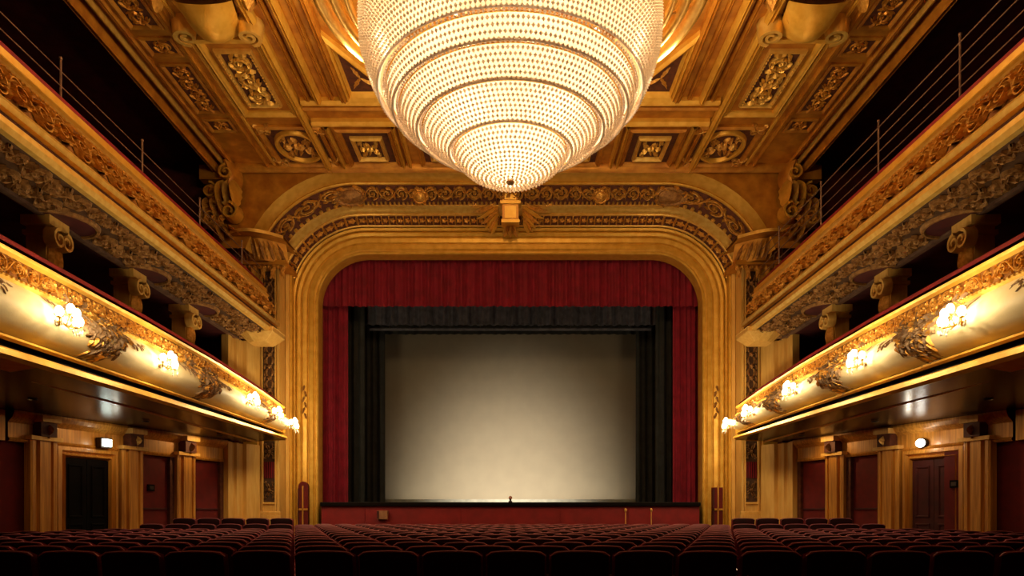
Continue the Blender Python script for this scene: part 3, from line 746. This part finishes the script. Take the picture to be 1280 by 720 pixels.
# ------------------------------------------------------------------ corner piers beside the proscenium
for sg, nm in SIDES:
    t = thing('corner_pier', 'tall gilded pier with carved strip between proscenium and %s balconies' % nm, 'pier', (sg*7.1, 21.4, 0))
    mb = MB()
    def T(u, v, w): return (sg*u, 21.0-w, E+v)
    mb.box(sg*6.80, sg*7.56, 21.0, 22.1, 0, E+7.3, 'stone')
    mb.box(sg*6.62, sg*6.80, 21.55, 22.1, 0, E+7.3, 'gold')
    mb.box(sg*6.68, sg*6.78, 21.45, 21.56, 0, E+7.3, 'stone')
    mb.box(sg*7.44, sg*7.86, 20.9, 22.1, 0, E+7.3, 'gold')
    for u, w_ in ((6.80, .07), (6.90, .04), (7.30, .04), (7.46, .10)):
        mb.box(u, u+w_, -.2, 7.2, 0, .06, 'stone', T)
    mb.build('shaft', t, smooth=False)
    mb = MB(); mb.box(6.74, 7.62, -E+.01, -.08, -.1, .14, 'stone', T); mb.box(6.78, 7.58, -.08, .02, -.1, .08, 'stone', T); mb.build('plinth', t, smooth=False, bevel=.02)
    mb = MB()
    fpanel(mb, T, 6.92, 7.30, 3.1, 7.1, .012, 'dground'); n = 11
    for i in range(n):
        v = 3.25+i*.35
        for q in (-1, 1):
            for r_ in (0, 1): leaf(mb, T, 7.11+q*.14, v-.1+.17*r_, pi/2-q*.3, .15, .035, .05, 'bronze', bend=q*.6, n=4)
        rosette(mb, lambda u, q, w: T(u, q, w+.012), 7.11, v, .09, .06, 'bronze', 5)
        for q in (-1, 1):
            leaf(mb, T, 7.11+q*.05, v+.06, pi/2-q*.7, .2, .045, .06, 'bronze', bend=q*.7); leaf(mb, T, 7.11+q*.05, v-.06, -pi/2+q*.7, .2, .045, .06, 'bronze', bend=-q*.7)
    mb.build('carved_strip', t)
    mb = MB()
    fpanel(mb, T, 6.92, 7.30, .30, 2.1, .012, 'dground'); frame(mb, T, 6.88, 7.34, .22, 2.15, frame_prof(.06, .05), 'stone')
    panel_carving(mb, lambda u, v, w: T(u, v, w+.012), 6.94, 7.28, .32, .98, .06, 'bronze'); panel_carving(mb, lambda u, v, w: T(u, v, w+.012), 6.94, 7.28, 1.5, 2.08, .06, 'bronze')
    mb.build('carved_panel', t)
    mb = MB(); fpanel(mb, T, 6.94, 7.28, 1.0, 1.48, .02, 'maroon')
    for i in range(5): mb.box(6.96+i*.066, 6.985+i*.066, 1.0, 1.48, .02, .05, 'railred', T)
    mb.build('red_grille', t, smooth=False)
    # fluted pilaster cluster at the end of the side wall
    P, L = seg(sg, 19.42, 20.8)
    t = thing('end_pilaster', 'tall fluted gilded pilaster where the %s side wall meets the corner pier' % nm, 'pilaster', P(L/2, -E, 0))
    mb = MB()
    pr = [(0, 0), (0, .22), (.08, .24), (.12, .18), (.22, .18), (.26, .10), (.40, .10), (.44, .16), (.52, .18), (.60, .10), (.78, .10), (.82, .2), (.92, .26), (1.1, .28), (L-.12, .28), (L-.08, .2), (L, .2), (L, 0)]
    for h0, h1 in ((-E+.01, 1.93), (2.45, 4.85)):
        mb.grid([h0, h1], range(len(pr)), lambda h, q: P(pr[q][0], h, pr[q][1]), 'stone')
    mb.build('shaft', t, angle=25)
    mb = MB(); mb.box(-.05, L, -E+.01, -.55, 0, .3, 'wood', P); mb.build('base', t, smooth=False)
    # impost: leafy capital block from which the arch bands spring
    t = thing('impost', 'carved gilded impost capital under the %s springing of the arch' % nm, 'capital', (sg*7.2, 21.3, E+7.3))
    mb = MB()
    mb.grid([i/12 for i in range(13)], [0, .35, .6, 1], lambda a, v: (sg*(6.5+1.45*a), 20.95-.45*sin(pi*a*.9+.2)-.35*v*a-.25*v, E+7.25+.5*v), 'gold_c')
    mb.box(sg*6.52, sg*7.95, 20.6, 22.0, E+7.18, E+7.30, 'gold_c')
    mb.grid([i/12 for i in range(13)], [0, 1], lambda a, v: (sg*(6.45+1.55*a), 20.3-.5*sin(pi*a*.9+.2)-.3*a+.0*v, E+7.76+.09*v), 'gold_b')
    mb.grid([i/12 for i in range(13)], [0, 1], lambda a, v: (sg*(6.45+1.55*a), (20.3-.5*sin(pi*a*.9+.2)-.3*a)*(1-v)+22*v, E+7.85), 'gold_c')
    mb.grid([i/12 for i in range(13)], [0, 1], lambda a, v: (sg*(6.45+1.55*a), (20.3-.5*sin(pi*a*.9+.2)-.3*a)*(1-v)+22*v, E+7.76), 'gold_c')
    mb.build('block', t, angle=30)
    mb = MB()
    IP = lambda u, v, w: (sg*(6.5+u), 20.95-.45*sin(pi*u/1.45*.9+.2)-.25*(v-7.25)*2-.35*(v-7.25)*2*u/1.45-w, E+v)
    for i in range(11):
        leaf(mb, IP, .08+i*.13, 7.28, pi/2+(i-5)*.05, .42, .06, .08, 'gold_r' if i % 2 else 'bronze', n=5)
    for i in range(9):
        leaf(mb, lambda u, v, w: (sg*(6.6+u), 20.8-w, E+v), i*.14, 7.2, -pi/2+.3*(-1)**i, .42, .07, .14, 'gold_r', n=5)
        rosette(mb, lambda u, v, w: (sg*(6.62+u), 20.75-w, E+v), i*.14, 7.16, .07, .07, 'gold_r', 5)
    mb.build('leaves', t)
    # great scroll bracket above the impost in the corner of the ceiling
    t = thing('scroll_bracket', 'big gilded scroll cartouche in the %s ceiling corner above the impost' % nm, 'ornament', (sg*7.9, 19.9, E+7.9))
    BPm = lambda u, v, w: (sg*u, 19.95-w, E+v)
    mb = MB()
    for (u0, u1, v0, v1, bw) in ((7.55, 8.0, 8.35, 9.6, .55), (7.95, 8.55, 7.9, 9.0, .38)):
        mb.grid([i/8 for i in range(9)], [j/10 for j in range(11)], lambda a, b__: BPm(u0+(u1-u0)*a+.08*sin(pi*2*b__), v0+(v1-v0)*b__, .06+bw*sin(pi*a)*(.35+.65*b__**1.3)), 'gold_c')
    mb.box(7.9, 8.6, 9.2, 9.6, 0, .3, 'gold_c', BPm)
    mb.build('scroll_body', t)
    mb = MB()
    spiral(mb, BPm, 7.75, 8.30, .24, pi/2, 1, .07, .45, 'gold', n=22); spiral(mb, BPm, 8.3, 8.15, .28, pi/2, -1, .08, .45, 'gold_r', n=22)
    spiral(mb, BPm, 7.78, 9.3, .2, pi/2, -1, .06, .62, 'gold', n=20); spiral(mb, BPm, 8.28, 8.85, .22, pi/2, 1, .06, .5, 'gold', n=20)
    for q in range(3):
        leaf(mb, BPm, 7.62+.15*q, 9.2, -pi/2+.12*(q-1), .75, .13, .6, 'gold_b' if q % 2 else 'gold', bend=.3, n=9)
        leaf(mb, BPm, 8.08+.17*q, 8.75, -pi/2+.12*(q-1), .65, .14, .46, 'gold_r', bend=-.3, n=9)
        rosette(mb, lambda u, v, w: BPm(u, v, w+.3), 8.0+.2*q, 8.1, .13, .12, 'gold_r', 6)
        leaf(mb, BPm, 7.9+.1*q, 8.0, -pi/2+.4*(q-2), .45, .07, .4, 'gold_r', bend=-.3)
    mb.build('carved_leaves', t)
    # narrow red niche at the foot of the proscenium frame
    t = thing('niche_door', 'narrow %s red service door at the %s foot of the proscenium' % ('arched' if sg < 0 else 'slatted', nm), 'door', (sg*6.33, 21.76, 0))
    mb = MB(); w_ = .15; pts = [(-w_, -E+.02), (w_, -E+.02), (w_, .75)]+([(w_*cos(pi*k/10), .75+w_*sin(pi*k/10)*1.2) for k in range(1, 10)] if sg < 0 else [])+[(-w_, .75)]
    n = len(pts)
    mb.add([(sg*6.33+a, 21.70, E+b__) for a, b__ in pts]+[(sg*6.33+a, 21.86, E+b__) for a, b__ in pts], [tuple(range(n)), tuple(range(2*n-1, n-1, -1))]+[(i, (i+1) % n, (i+1) % n+n, i+n) for i in range(n)], 'redwall')
    mb.build('door_leaf', t, smooth=False)
    mb = MB(); mb.box(sg*6.33-.02, sg*6.33+.02, 21.66, 21.70, 0, E+.8, 'wood'); mb.box(sg*6.33-w_, sg*6.33+w_, 21.66, 21.70, E+.05, E+.11, 'wood'); mb.box(sg*6.33-w_, sg*6.33-w_+.04, 21.66, 21.7, 0, E+.72, 'maroon'); mb.build('door_bars', t, smooth=False)

# ------------------------------------------------------------------ stage
SH = E+.30
t = thing('stage', 'raised stage platform with red front below the screen', 'stage', (0, 24, 0))
mb = MB(); mb.box(-5.72, 5.72, 21.7, 22.35, SH-.12, SH, 'stagefl'); mb.box(-8.95, 8.95, 22.35, 28.95, SH-.12, SH, 'stagefl'); mb.build('stage_floor', t, smooth=False)
mb = MB(); mb.box(-5.72, 5.72, 21.35, 21.75, SH-.13, SH-.01, 'black'); mb.build('black_nosing', t, smooth=False, bevel=.02)
mb = MB(); mb.box(-5.70, 5.70, 21.45, 21.75, 0.01, SH-.13, 'apron')
for x in (-4.4, -1.5, 1.5, 3.55): mb.box(x, x+.02, 21.43, 21.45, 0, SH-.14, 'railred')
mb.build('apron_front', t, smooth=False)
mb = MB()
mb.box(-9.2, -9, 22.3, 29.2, 0, E+10, 'black'); mb.box(9, 9.2, 22.3, 29.2, 0, E+10, 'black'); mb.box(-9.2, 9.2, 29, 29.2, 0, E+10, 'black'); mb.box(-9.2, 9.2, 22.3, 29.2, E+10, E+10.2, 'black')
struct(mb.build('wall_backstage', smooth=False))
def curtain(x0, x1, y, z0, z1, m, pitch=.16, amp=.055, seed=1, name='curtain', label='', cat='curtain', nv=6, hem=0):
    r = random.Random(seed); xs = []; x = x0
    n = max(8, int((x1-x0)/pitch*8)); ph = []
    f = [(2*pi/pitch, 1, r.random()*6), (2*pi/pitch*.63, .55, r.random()*6), (2*pi/pitch*.27, .5, r.random()*6)]
    def Y(x, v): return y+amp*sum(a*sin(w*x+p+.35*v*a) for w, a, p in f)*(.75+.25*(1-v))
    mb = MB()
    U = [x0+(x1-x0)*i/n for i in range(n+1)]; V = [j/nv for j in range(nv+1)]
    mb.grid(U, V, lambda a, v: (a, Y(a, v), z0+(z1-z0)*v), m)
    mb.grid(U, V, lambda a, v: (a, Y(a, v)+.02, z0+(z1-z0)*v), m)
    mb.grid(U, [0, 1], lambda a, v: (a, Y(a, 0)+.02*v, z0), m)
    if hem: mb.grid(U, [0, 1], lambda a, v: (a, Y(a, 0)-.012, z0+hem*v), m)
    return tag(mb.build(name, angle=60), label, cat)
curtain(-6.5, 6.5, 22.75, E+6.58, E+8.9, 'velvet', .21, .05, 3, 'valance_curtain', 'wide crimson velvet valance hanging across the top of the stage opening', 'curtain', hem=.08)
curtain(-6.6, -5.26, 23.0, SH+.01, E+8.8, 'velvet', .17, .06, 4, 'stage_curtain', 'crimson velvet curtain hanging at the left side of the stage opening')
curtain(5.26, 6.6, 23.0, SH+.01, E+8.8, 'velvet', .17, .06, 5, 'stage_curtain', 'crimson velvet curtain hanging at the right side of the stage opening')
for sg, nm in SIDES:
    a, b_ = sorted((sg*5.7, sg*4.88)); curtain(a, b_, 23.9, SH+.01, E+8.5, 'blackcl', .22, .06, 6+sg, 'masking_curtain', 'black masking curtain just inside the red curtain on the %s' % nm)
    a, b_ = sorted((sg*5.6, sg*4.52)); curtain(a, b_, 25.6, SH+.01, E+8.5, 'blackcl', .24, .06, 9+sg, 'masking_curtain', 'black masking curtain standing directly beside the screen on the %s' % nm)
curtain(-5.6, 5.6, 24.4, E+6.42, E+8.4, 'bluecl', .26, .07, 12, 'border_curtain', 'dark blue-black pleated border curtain under the red valance', hem=.06)
curtain(-5.6, 5.6, 26.2, E+6.55, E+8.4, 'blackcl', .3, .04, 14, 'border_curtain', 'plain black border curtain hanging just above the screen')
t = thing('lighting_batten', 'dark lighting batten with lamps above the screen', 'batten', (0, 24.75, E+6.4))
mb = MB(); mb.tube([(-4.9, 24.75, E+6.36), (4.9, 24.75, E+6.36)], .05, 'bluecl', 8); mb.build('bar', t)
for i in range(9):
    mb = MB(); x = -4.2+i*1.05
    mb.lathe([(.02, .16), (.07, .15), (.09, 0), (.10, -.1), (.11, -.12)], (x, 24.75, E+6.62), 'bluecl', 12); mb.tube([(x, 24.75, E+6.4), (x, 24.75, E+6.75)], .015, 'iron', 5); mb.build('lantern', t)
mb = MB(); mb.box(-5.2, 5.2, 27.5, 27.54, E+.33, E+8.0, 'screen')
t = thing('stage_screen', 'large plain grey-cream screen at the back of the stage', 'screen', (0, 27.5, SH))
mb.build('screen_cloth', t, smooth=False)
mb = MB(); mb.box(-5.25, 5.25, 27.46, 27.58, SH, SH+.06, 'black'); mb.build('bottom_batten', t, smooth=False)
mb = MB(); mb.box(-5.1, 5.1, 26.25, 26.33, SH+.0, SH+.17, 'grey'); mb.box(-5.1, 5.1, 26.1, 26.25, SH, SH+.05, 'grey'); tag(mb.build('groundrow', smooth=False), 'long low grey groundrow lying at the foot of the screen', 'groundrow')
# little things on and in front of the stage edge
t = thing('stage_box', 'small tan wooden box fixed to the left of the red stage front', 'box', (-3.86, 21.35, E-.14))
mb = MB(); mb.box(-4.0, -3.68, 21.28, 21.44, E-.22, E+.04, 'tan'); mb.build('case', t, smooth=False, bevel=.01)
mb = MB(); mb.box(-4.0, -3.93, 21.27, 21.28, E-.20, E+.03, 'maroon'); mb.build('dark_edge', t, smooth=False)
t = thing('footlight', 'tiny pinkish lamp standing at the centre of the stage edge', 'lamp', (0, 21.5, SH))
mb = MB(); mb.lathe([(.06, 0), (.06, .03), (.03, .05), (.03, .10)], (0, 21.5, SH-.01), 'iron', 10); mb.build('base', t)
mb = MB(); mb.ball((0, 21.5, SH+.13), .055, 'pink', 8); mb.build('lamp_cap', t)
for x, w in ((3.45, 'left of the pair at the right of the red stage front'), (4.22, 'right of the pair at the right of the red stage front')):
    t = thing('stage_post', 'thin pale post, %s' % w, 'post', (x, 21.3, 0), 'thin posts before the stage')
    mb = MB(); mb.tube([(x, 21.3, 0.0), (x, 21.3, E+.02)], .014, 'stone', 6); mb.lathe([(.07, 0), (.07, .02), (.02, .04)], (x, 21.3, .001), 'iron', 12); mb.build('pole', t)
    mb = MB(); mb.ball((x, 21.3, E+.06), .04, 'stone', 8, 1.5); mb.build('finial', t)

# ------------------------------------------------------------------ chandelier
CZ = 11.0
ch = thing('chandelier', 'huge bowl chandelier of crystal bead strands hanging from the ceiling', 'chandelier', (0, CZ, E+5.27))
def bead_tier(name, prof, step=.066, r=.027, off=0.0):
    # resample the profile evenly
    pts = [Vector(p) for p in prof]; seglen = [(b-a).length for a, b in zip(pts, pts[1:])]; T = sum(seglen); n = max(1, int(T/step)); rows = []
    for i in range(n+1):
        d = T*i/n; k = 0
        while k < len(seglen)-1 and d > seglen[k]: d -= seglen[k]; k += 1
        rows.append(pts[k].lerp(pts[k+1], min(1, d/max(seglen[k], 1e-9))))
    mb = MB(); vs = []; fs = []
    for i, q in enumerate(rows):
        R = q.x; m = max(1, int(2*pi*R/step)) if R > .03 else 1
        q0 = rows[max(0, i-1)]; q1 = rows[min(n, i+1)]; tn = (q1-q0).normalized(); nr = Vector((-tn.y, tn.x))
        if nr.x*1 - nr.y*.6 < 0: nr = -nr
        for k in range(m):
            a = 2*pi*(k+(i % 2)*.5)/m; ca, sa = cos(a), sin(a)
            def W3(dt, dn, ds): x = R+tn.x*dt+nr.x*dn; return (x*ca-ds*sa, CZ+x*sa+ds*ca, E+q.y+tn.y*dt+nr.y*dn)
            b = len(vs)
            vs += [W3(r*1.15, 0, 0), W3(-r*1.15, 0, 0), W3(0, r, 0), W3(0, -r, 0), W3(0, 0, r), W3(0, 0, -r)]
            fs += [(b, b+2, b+4), (b, b+4, b+3), (b, b+3, b+5), (b, b+5, b+2), (b+1, b+4, b+2), (b+1, b+3, b+4), (b+1, b+5, b+3), (b+1, b+2, b+5)]
    mb.add(vs, fs, 'crystal')
    o = mb.build(name, ch, smooth=False)
    return o
TIERS = [
    ('bead_tier', [(2.16, 8.05), (2.26, 7.75), (2.30, 7.40), (2.28, 7.05), (2.18, 6.72), (2.03, 6.40)]),
    ('bead_tier', [(1.93, 6.42), (1.86, 6.24), (1.80, 6.13)]),
    ('bead_tier', [(1.73, 6.15), (1.60, 5.98), (1.44, 5.84)]),
    ('bead_tier', [(1.38, 5.87), (1.15, 5.68), (.95, 5.54)]),
    ('bead_tier', [(.90, 5.56), (.76, 5.37), (.62, 5.25), (.44, 5.16), (.22, 5.11), (.04, 5.10)]),
]
for i, (nm, prof) in enumerate(TIERS):
    bt = bead_tier(nm, prof)
    mb = MB(); mb.lathe([(max(.01, r-.05), z+.035) for r, z in prof], (0, CZ, E), 'lining', 64); mb.build('added_glow_liner', bt)  # translucent liner added behind the beads for the glow
    mb = MB()
    if i < 4:
        mb.ring((0, CZ, E+prof[-1][1]-.01), prof[-1][0]-.005, .016, 'crystal', 80, 6)
    mb.ring((0, CZ, E+prof[0][1]), prof[0][0]-.03, .014, 'gold_b', 80, 6)
    mb.build('tier_ring', bt)
mb = MB(); mb.lathe([(.001, -.03), (.05, -.025), (.07, 0), (.05, .03)], (0, CZ, E+5.10), 'bronze', 14); mb.build('bottom_boss', ch)
for R, z, r in ((3.0, 8.05, .105), (2.74, 7.98, .085), (2.52, 7.92, .06)):
    mb = MB(); mb.ring((0, CZ, E+z), R, r, 'gold_b', 96, 10); mb.build('gilded_hoop', ch)
mb = MB()
for k in range(12):
    a = 2*pi*k/12+.13; ca, sa = cos(a), sin(a)
    mb.tube([(R_*ca, CZ+R_*sa, E+z_) for R_, z_ in ((2.2, 8.05), (2.45, 7.9), (2.68, 7.98), (2.92, 8.1))], .025, 'brass', 6)
    mb.tube([(R_*ca, CZ+R_*sa, E+z_) for R_, z_ in ((2.2, 8.05), (1.6, 8.5), (.7, 8.8), (.12, 8.9))], .022, 'brass', 6)
mb.build('crown_arm', ch)
mb = MB(); mb.tube([(0, CZ, E+5.4), (0, CZ, E+9.6)], .035, 'brass', 8); mb.lathe([(.3, 0), (.25, -.12), (.06, -.2)], (0, CZ, E+9.66), 'gold', 20); mb.build('suspension_rod', ch)
for k in range(12):  # bulbs added on the hoops to go with the hall fill lights
    a = 2*pi*k/12; ca, sa = cos(a), sin(a)
    mb = MB(); mb.tube([(2.8*ca, CZ+2.8*sa, E+8.08), (2.8*ca, CZ+2.8*sa, E+8.2)], .03, 'brass', 8); mb.ball((2.8*ca, CZ+2.8*sa, E+8.28), .06, 'bulb', 8, 1.4); mb.build('added_rim_bulb', ch)
for k in range(6):
    a = 2*pi*(k+.5)/6; light('added_hall_fill', 'POINT', (3.2*cos(a), CZ+3.2*sin(a), E+7.95), LP['hall_fill'], WARM, .25)  # lights added outside the bowl to brighten hall and ceiling
# bulbs inside the bowl
for R, z, n, pw in ((1.45, 6.9, 8, 1.25), (.85, 6.15, 5, .75), (.28, 5.66, 3, .50)):
    for k in range(n):
        a = 2*pi*(k+.3)/n; p = (R*cos(a), CZ+R*sin(a), E+z)
        mb = MB(); mb.ball(p, .05, 'bulb', 8, 1.3); mb.tube([(p[0], p[1], p[2]+.05), (p[0]*.3, CZ+(p[1]-CZ)*.3, p[2]+.3)], .012, 'brass', 5); mb.build('inner_bulb', ch)
        light('chandelier_bulb_light', 'POINT', p, LP['chand_in']*pw, (1, .80, .66), .08)

# ------------------------------------------------------------------ sconces on the lower balcony
def sconce(sg, nm, z, where, h=2.60):
    t_ = (hr(z)-h)/(hr(z)-hb(z)); x = lfx(t_); t = thing('wall_sconce', 'lit crystal sconce on the %s cream balcony front, %s' % (nm, where), 'sconce', (sg*x, z, E+h), 'crystal sconces on the lower balconies')
    mb = MB(); P = lambda u, v, w: (sg*(x-w), z+u, E+h+v)
    mb.lathe([(.001, .03), (.06, .02), (.09, .0), (.09, -.01)], (0, 0, 0), 'brass', 14); mb.v = [P(a, b_, c) for a, b_, c in mb.v]
    mb.build('backplate', t)
    k = 0
    for du, dv, dw in ((-.22, .05, .16), (-.07, .12, .22), (.09, .10, .20), (.24, .03, .15), (.0, -.04, .26)):
        mb = MB(); mb.tube([P(0, -.02, .02), P(du*.5, -.10, dw*.6), P(du, dv-.08, dw)], .010, 'brass', 5)
        mb.lathe([(.012, 0), (.035, .01), (.03, .03)], P(du, dv-.09, dw), 'brass', 8); arm = mb.build('arm', t)
        mb = MB(); mb.ball(P(du, dv, dw), .055, 'bulb', 8, 1.35); mb.build('bulb', arm)
        for q in range(4):
            a = q*pi/2+.4; c = P(du+.05*cos(a), dv-.14-.03*(q % 2), dw+.05*sin(a))
            m3 = MB(); m3.lathe([(.001, .035), (.016, 0), (.001, -.035)], c, 'crystal', 5)
            m3.build('crystal_drop', arm, smooth=False)
    lx = x-.42
    light('sconce_light', 'POINT', (sg*lx, z-.12, E+h+.06), LP['sconce']*.5, (1, .78, .44), .06)
    light('sconce_light', 'POINT', (sg*lx, z+.14, E+h+.04), LP['sconce']*.5, (1, .78, .44), .06)
W5 = ['nearest the camera', 'second from the camera', 'third from the camera', 'second from the stage end', 'at the stage end']
for z, w, h in zip((9.67, 12.5, 16.6, 18.3, 19.75), W5, (2.62, 2.62, 2.60, 2.52, 2.42)): sconce(-1, 'left', z, w, h)
for z, w, h in zip((9.67, 12.35, 15.3, 18.0, 19.75), W5, (2.62, 2.62, 2.62, 2.52, 2.42)): sconce(1, 'right', z, w, h)
# small downlights set in the underside of the lower balconies
for sg, nm in SIDES:
    for z, w in ((12.2, 'nearer the camera'), (15.2, 'in the middle'), (18.0, 'nearer the stage')):
        xx = (WX(z)+6.4)/2
        mb = MB(); mb.lathe([(.001, .0), (.05, 0), (.06, -.015), (.075, -.02), (.075, .0)], (sg*xx, z, E+1.945), 'bulb' if False else 'iron', 16)
        t = thing('downlight', 'small recessed downlight under the %s balcony, %s' % (nm, w), 'downlight', (sg*xx, z, E+1.94), 'downlights under the balconies')
        mb.build('rim', t)
        light('downlight_light', 'SPOT', (sg*xx, z, E+1.90), 28, (1, .62, .24), .05, (0, -sg*math.radians(38), 0), spot_size=math.radians(130), spot_blend=.8)

# ------------------------------------------------------------------ seats
SW = .565
def seat_meshes():
    R = {}
    def rounded(x0, x1, y0, y1, z0, z1, m, cham=.035, lean=0, arch_=0):
        mb = MB(); n = 8; us = [i/n for i in range(n+1)]
        # pillow: front and back grids with rounded rim
        def pt(a, b, side):
            ex = 1-abs(2*a-1)**6; ez = 1-abs(2*b-1)**6; q = (max(ex, 0)*max(ez, 0))**.5
            x = x0+(x1-x0)*a; z = z0+(z1-z0)*b+arch_*(1-(2*a-1)**2)*b
            # round the top corners
            cx = abs(2*a-1); 
            if b > .8: z -= .022*max(0, (cx-.8)/.2)**2*(b-.8)/.2
            ym = (y0+y1)/2; return (x, ym+side*(y1-y0)/2*q+lean*(z-z0), z)
        for s_ in (-1, 1): mb.grid(us, us, lambda a, b: pt(a, b, s_), m)
        return mb
    R['backrest'] = rounded(-SW/2+.012, SW/2-.012, .0, .085, .40, .865, 'seat', lean=-.14, arch_=.016)
    mb = rounded(-SW/2+.03, SW/2-.03, -.035, .012, .36, .852, 'shell', lean=-.14, arch_=.014); R['back_shell'] = mb
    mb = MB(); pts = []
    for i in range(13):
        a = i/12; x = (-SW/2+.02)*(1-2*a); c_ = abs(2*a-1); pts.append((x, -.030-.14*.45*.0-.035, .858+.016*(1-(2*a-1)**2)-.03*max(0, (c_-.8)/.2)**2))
    mb.tube(pts, .008, 'rim_highlight', 5); R['rim_highlight'] = mb  # painted highlight along the top edge, drawn as a thin tube
    mb = MB(); pad = rounded(-SW/2+.04, SW/2-.04, -.05, .05, 0, .46, 'seat')
    pad.v = [(x, .10+z, .42+y) for x, y, z in pad.v]; R['seat_cushion'] = pad
    mb = MB(); 
    mb.box(-.028, .028, .02, .46, .58, .625, 'dwood'); mb.box(-.022, .022, .05, .40, .30, .58, 'shell'); R['armrest'] = mb
    mb = MB(); mb.box(-.02, .02, .08, .40, .0, .32, 'iron'); mb.box(-.04, .04, .04, .46, .0, .02, 'iron'); R['leg'] = mb
    return R
SM = seat_meshes()
def mesh_of(mb, name):
    me = bpy.data.meshes.new(name); me.from_pydata([tuple(v) for v in mb.v], [], mb.f)
    for m in mb.mats: me.materials.append(M[m])
    me.polygons.foreach_set('material_index', mb.m); me.shade_smooth(); me.set_sharp_from_angle(angle=math.radians(50)); return me
ME = {k: mesh_of(v, k) for k, v in SM.items()}
proto = bpy.data.objects.new('theatre_seat', None); proto.empty_display_size = .1
parts = []
for nme, dx in (('backrest', 0), ('rim_highlight', 0), ('back_shell', 0), ('seat_cushion', 0), ('armrest', -SW/2+.035), ('leg', -SW/2+.10), ('leg', SW/2-.06)):
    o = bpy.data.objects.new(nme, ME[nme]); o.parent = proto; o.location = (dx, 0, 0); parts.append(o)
simple = MB()
for nme, dx in (('backrest', 0), ('rim_highlight', 0), ('back_shell', 0), ('seat_cushion', 0), ('armrest', -SW/2+.035), ('leg', -SW/2+.10), ('leg', SW/2-.06)):
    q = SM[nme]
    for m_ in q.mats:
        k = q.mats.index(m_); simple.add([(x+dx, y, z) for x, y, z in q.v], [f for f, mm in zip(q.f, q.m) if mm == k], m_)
far_me = mesh_of(simple, 'theatre_seat')
ORD = ['first', 'second', 'third', 'fourth', 'fifth', 'sixth', 'seventh', 'eighth', 'ninth', 'tenth', 'eleventh', 'twelfth', 'thirteenth', 'fourteenth', 'fifteenth', 'sixteenth', 'seventeenth', 'eighteenth']
seats = []; platform = []
for k in range(16):
    Z = 6.35+k*.93; last = .745*Z+.35 ; half = min(last, WX(Z)-1.0 if Z < 19.4 else 5.6)
    off = .05+(SW/2 if k % 2 else 0)
    n0 = int(half/SW)+1; rL = []; rR = []
    for i in range(-n0, n0+1):
        x = off+i*SW
        if abs(x) > half: continue
        side = abs(x) > .299*Z+.1
        if side and k > 11: continue
        dz = .2 if (side and k == 11) else (.08 if (side and k == 10) else 0)
        (rL if x < 0 else rR).append((x, Z, dz))
    rL.sort(key=lambda s_: -s_[0]); rR.sort(key=lambda s_: s_[0])
    for i, s_ in enumerate(rL): seats.append((*s_, k, i, 'left'))
    for i, s_ in enumerate(rR): seats.append((*s_, k, i, 'right'))
    if k in (10, 11):
        hh = .2 if k == 11 else .08
        for sg in (-1, 1): platform.append((sg*(.299*Z+.1), sg*(WX(Z)-.4), Z-.3, Z+.63, hh))
mb = MB()
for a, b_, c, d, h in platform: mb.box(a, b_, c, d, 0.002, h, 'carpet')
tag(mb.build('seat_platform', smooth=False), 'low dark carpeted step carrying the last side seats by the piers', 'platform')
count = 0; stuff = MB(); srnd = random.Random(11)
for x, Z, dz, k, i, side in seats:
    if count < 300:
        lab = 'maroon velvet seat in the %s row from the camera, %s %s of centre' % (ORD[k] if k else 'nearest', ORD[i], side)
        lab = lab.replace('nearest row from the camera', 'nearest row')
        if k < 4:
            r = proto.copy(); COL.objects.link(r)
            for c in parts:
                d = c.copy(); COL.objects.link(d); d.parent = r
        else:
            r = bpy.data.objects.new('theatre_seat', far_me); COL.objects.link(r)
        r.location = (x, Z+srnd.uniform(-.02, .02), dz); r.rotation_euler = (srnd.uniform(-.02, .02), 0, srnd.uniform(-.008, .008))
        tag(r, lab, 'seat', 'maroon theatre seats in rows')
    else:
        for m_ in simple.mats:
            q = simple.mats.index(m_)
        b0 = len(stuff.v); stuff.v += [(a+x, b_+Z, c+dz) for a, b_, c in simple.v]
        for m_ in simple.mats: stuff.mi(m_)
        for f, mm in zip(simple.f, simple.m): stuff.f.append(tuple(v+b0 for v in f)); stuff.m.append(stuff.mi(simple.mats[mm]))
    count += 1
if stuff.v:
    o = stuff.build('far_theatre_seats', angle=50); o['kind'] = 'stuff'; tag(o, 'distant rows of maroon seats just in front of the stage', 'seats')
print('SEATS', count)
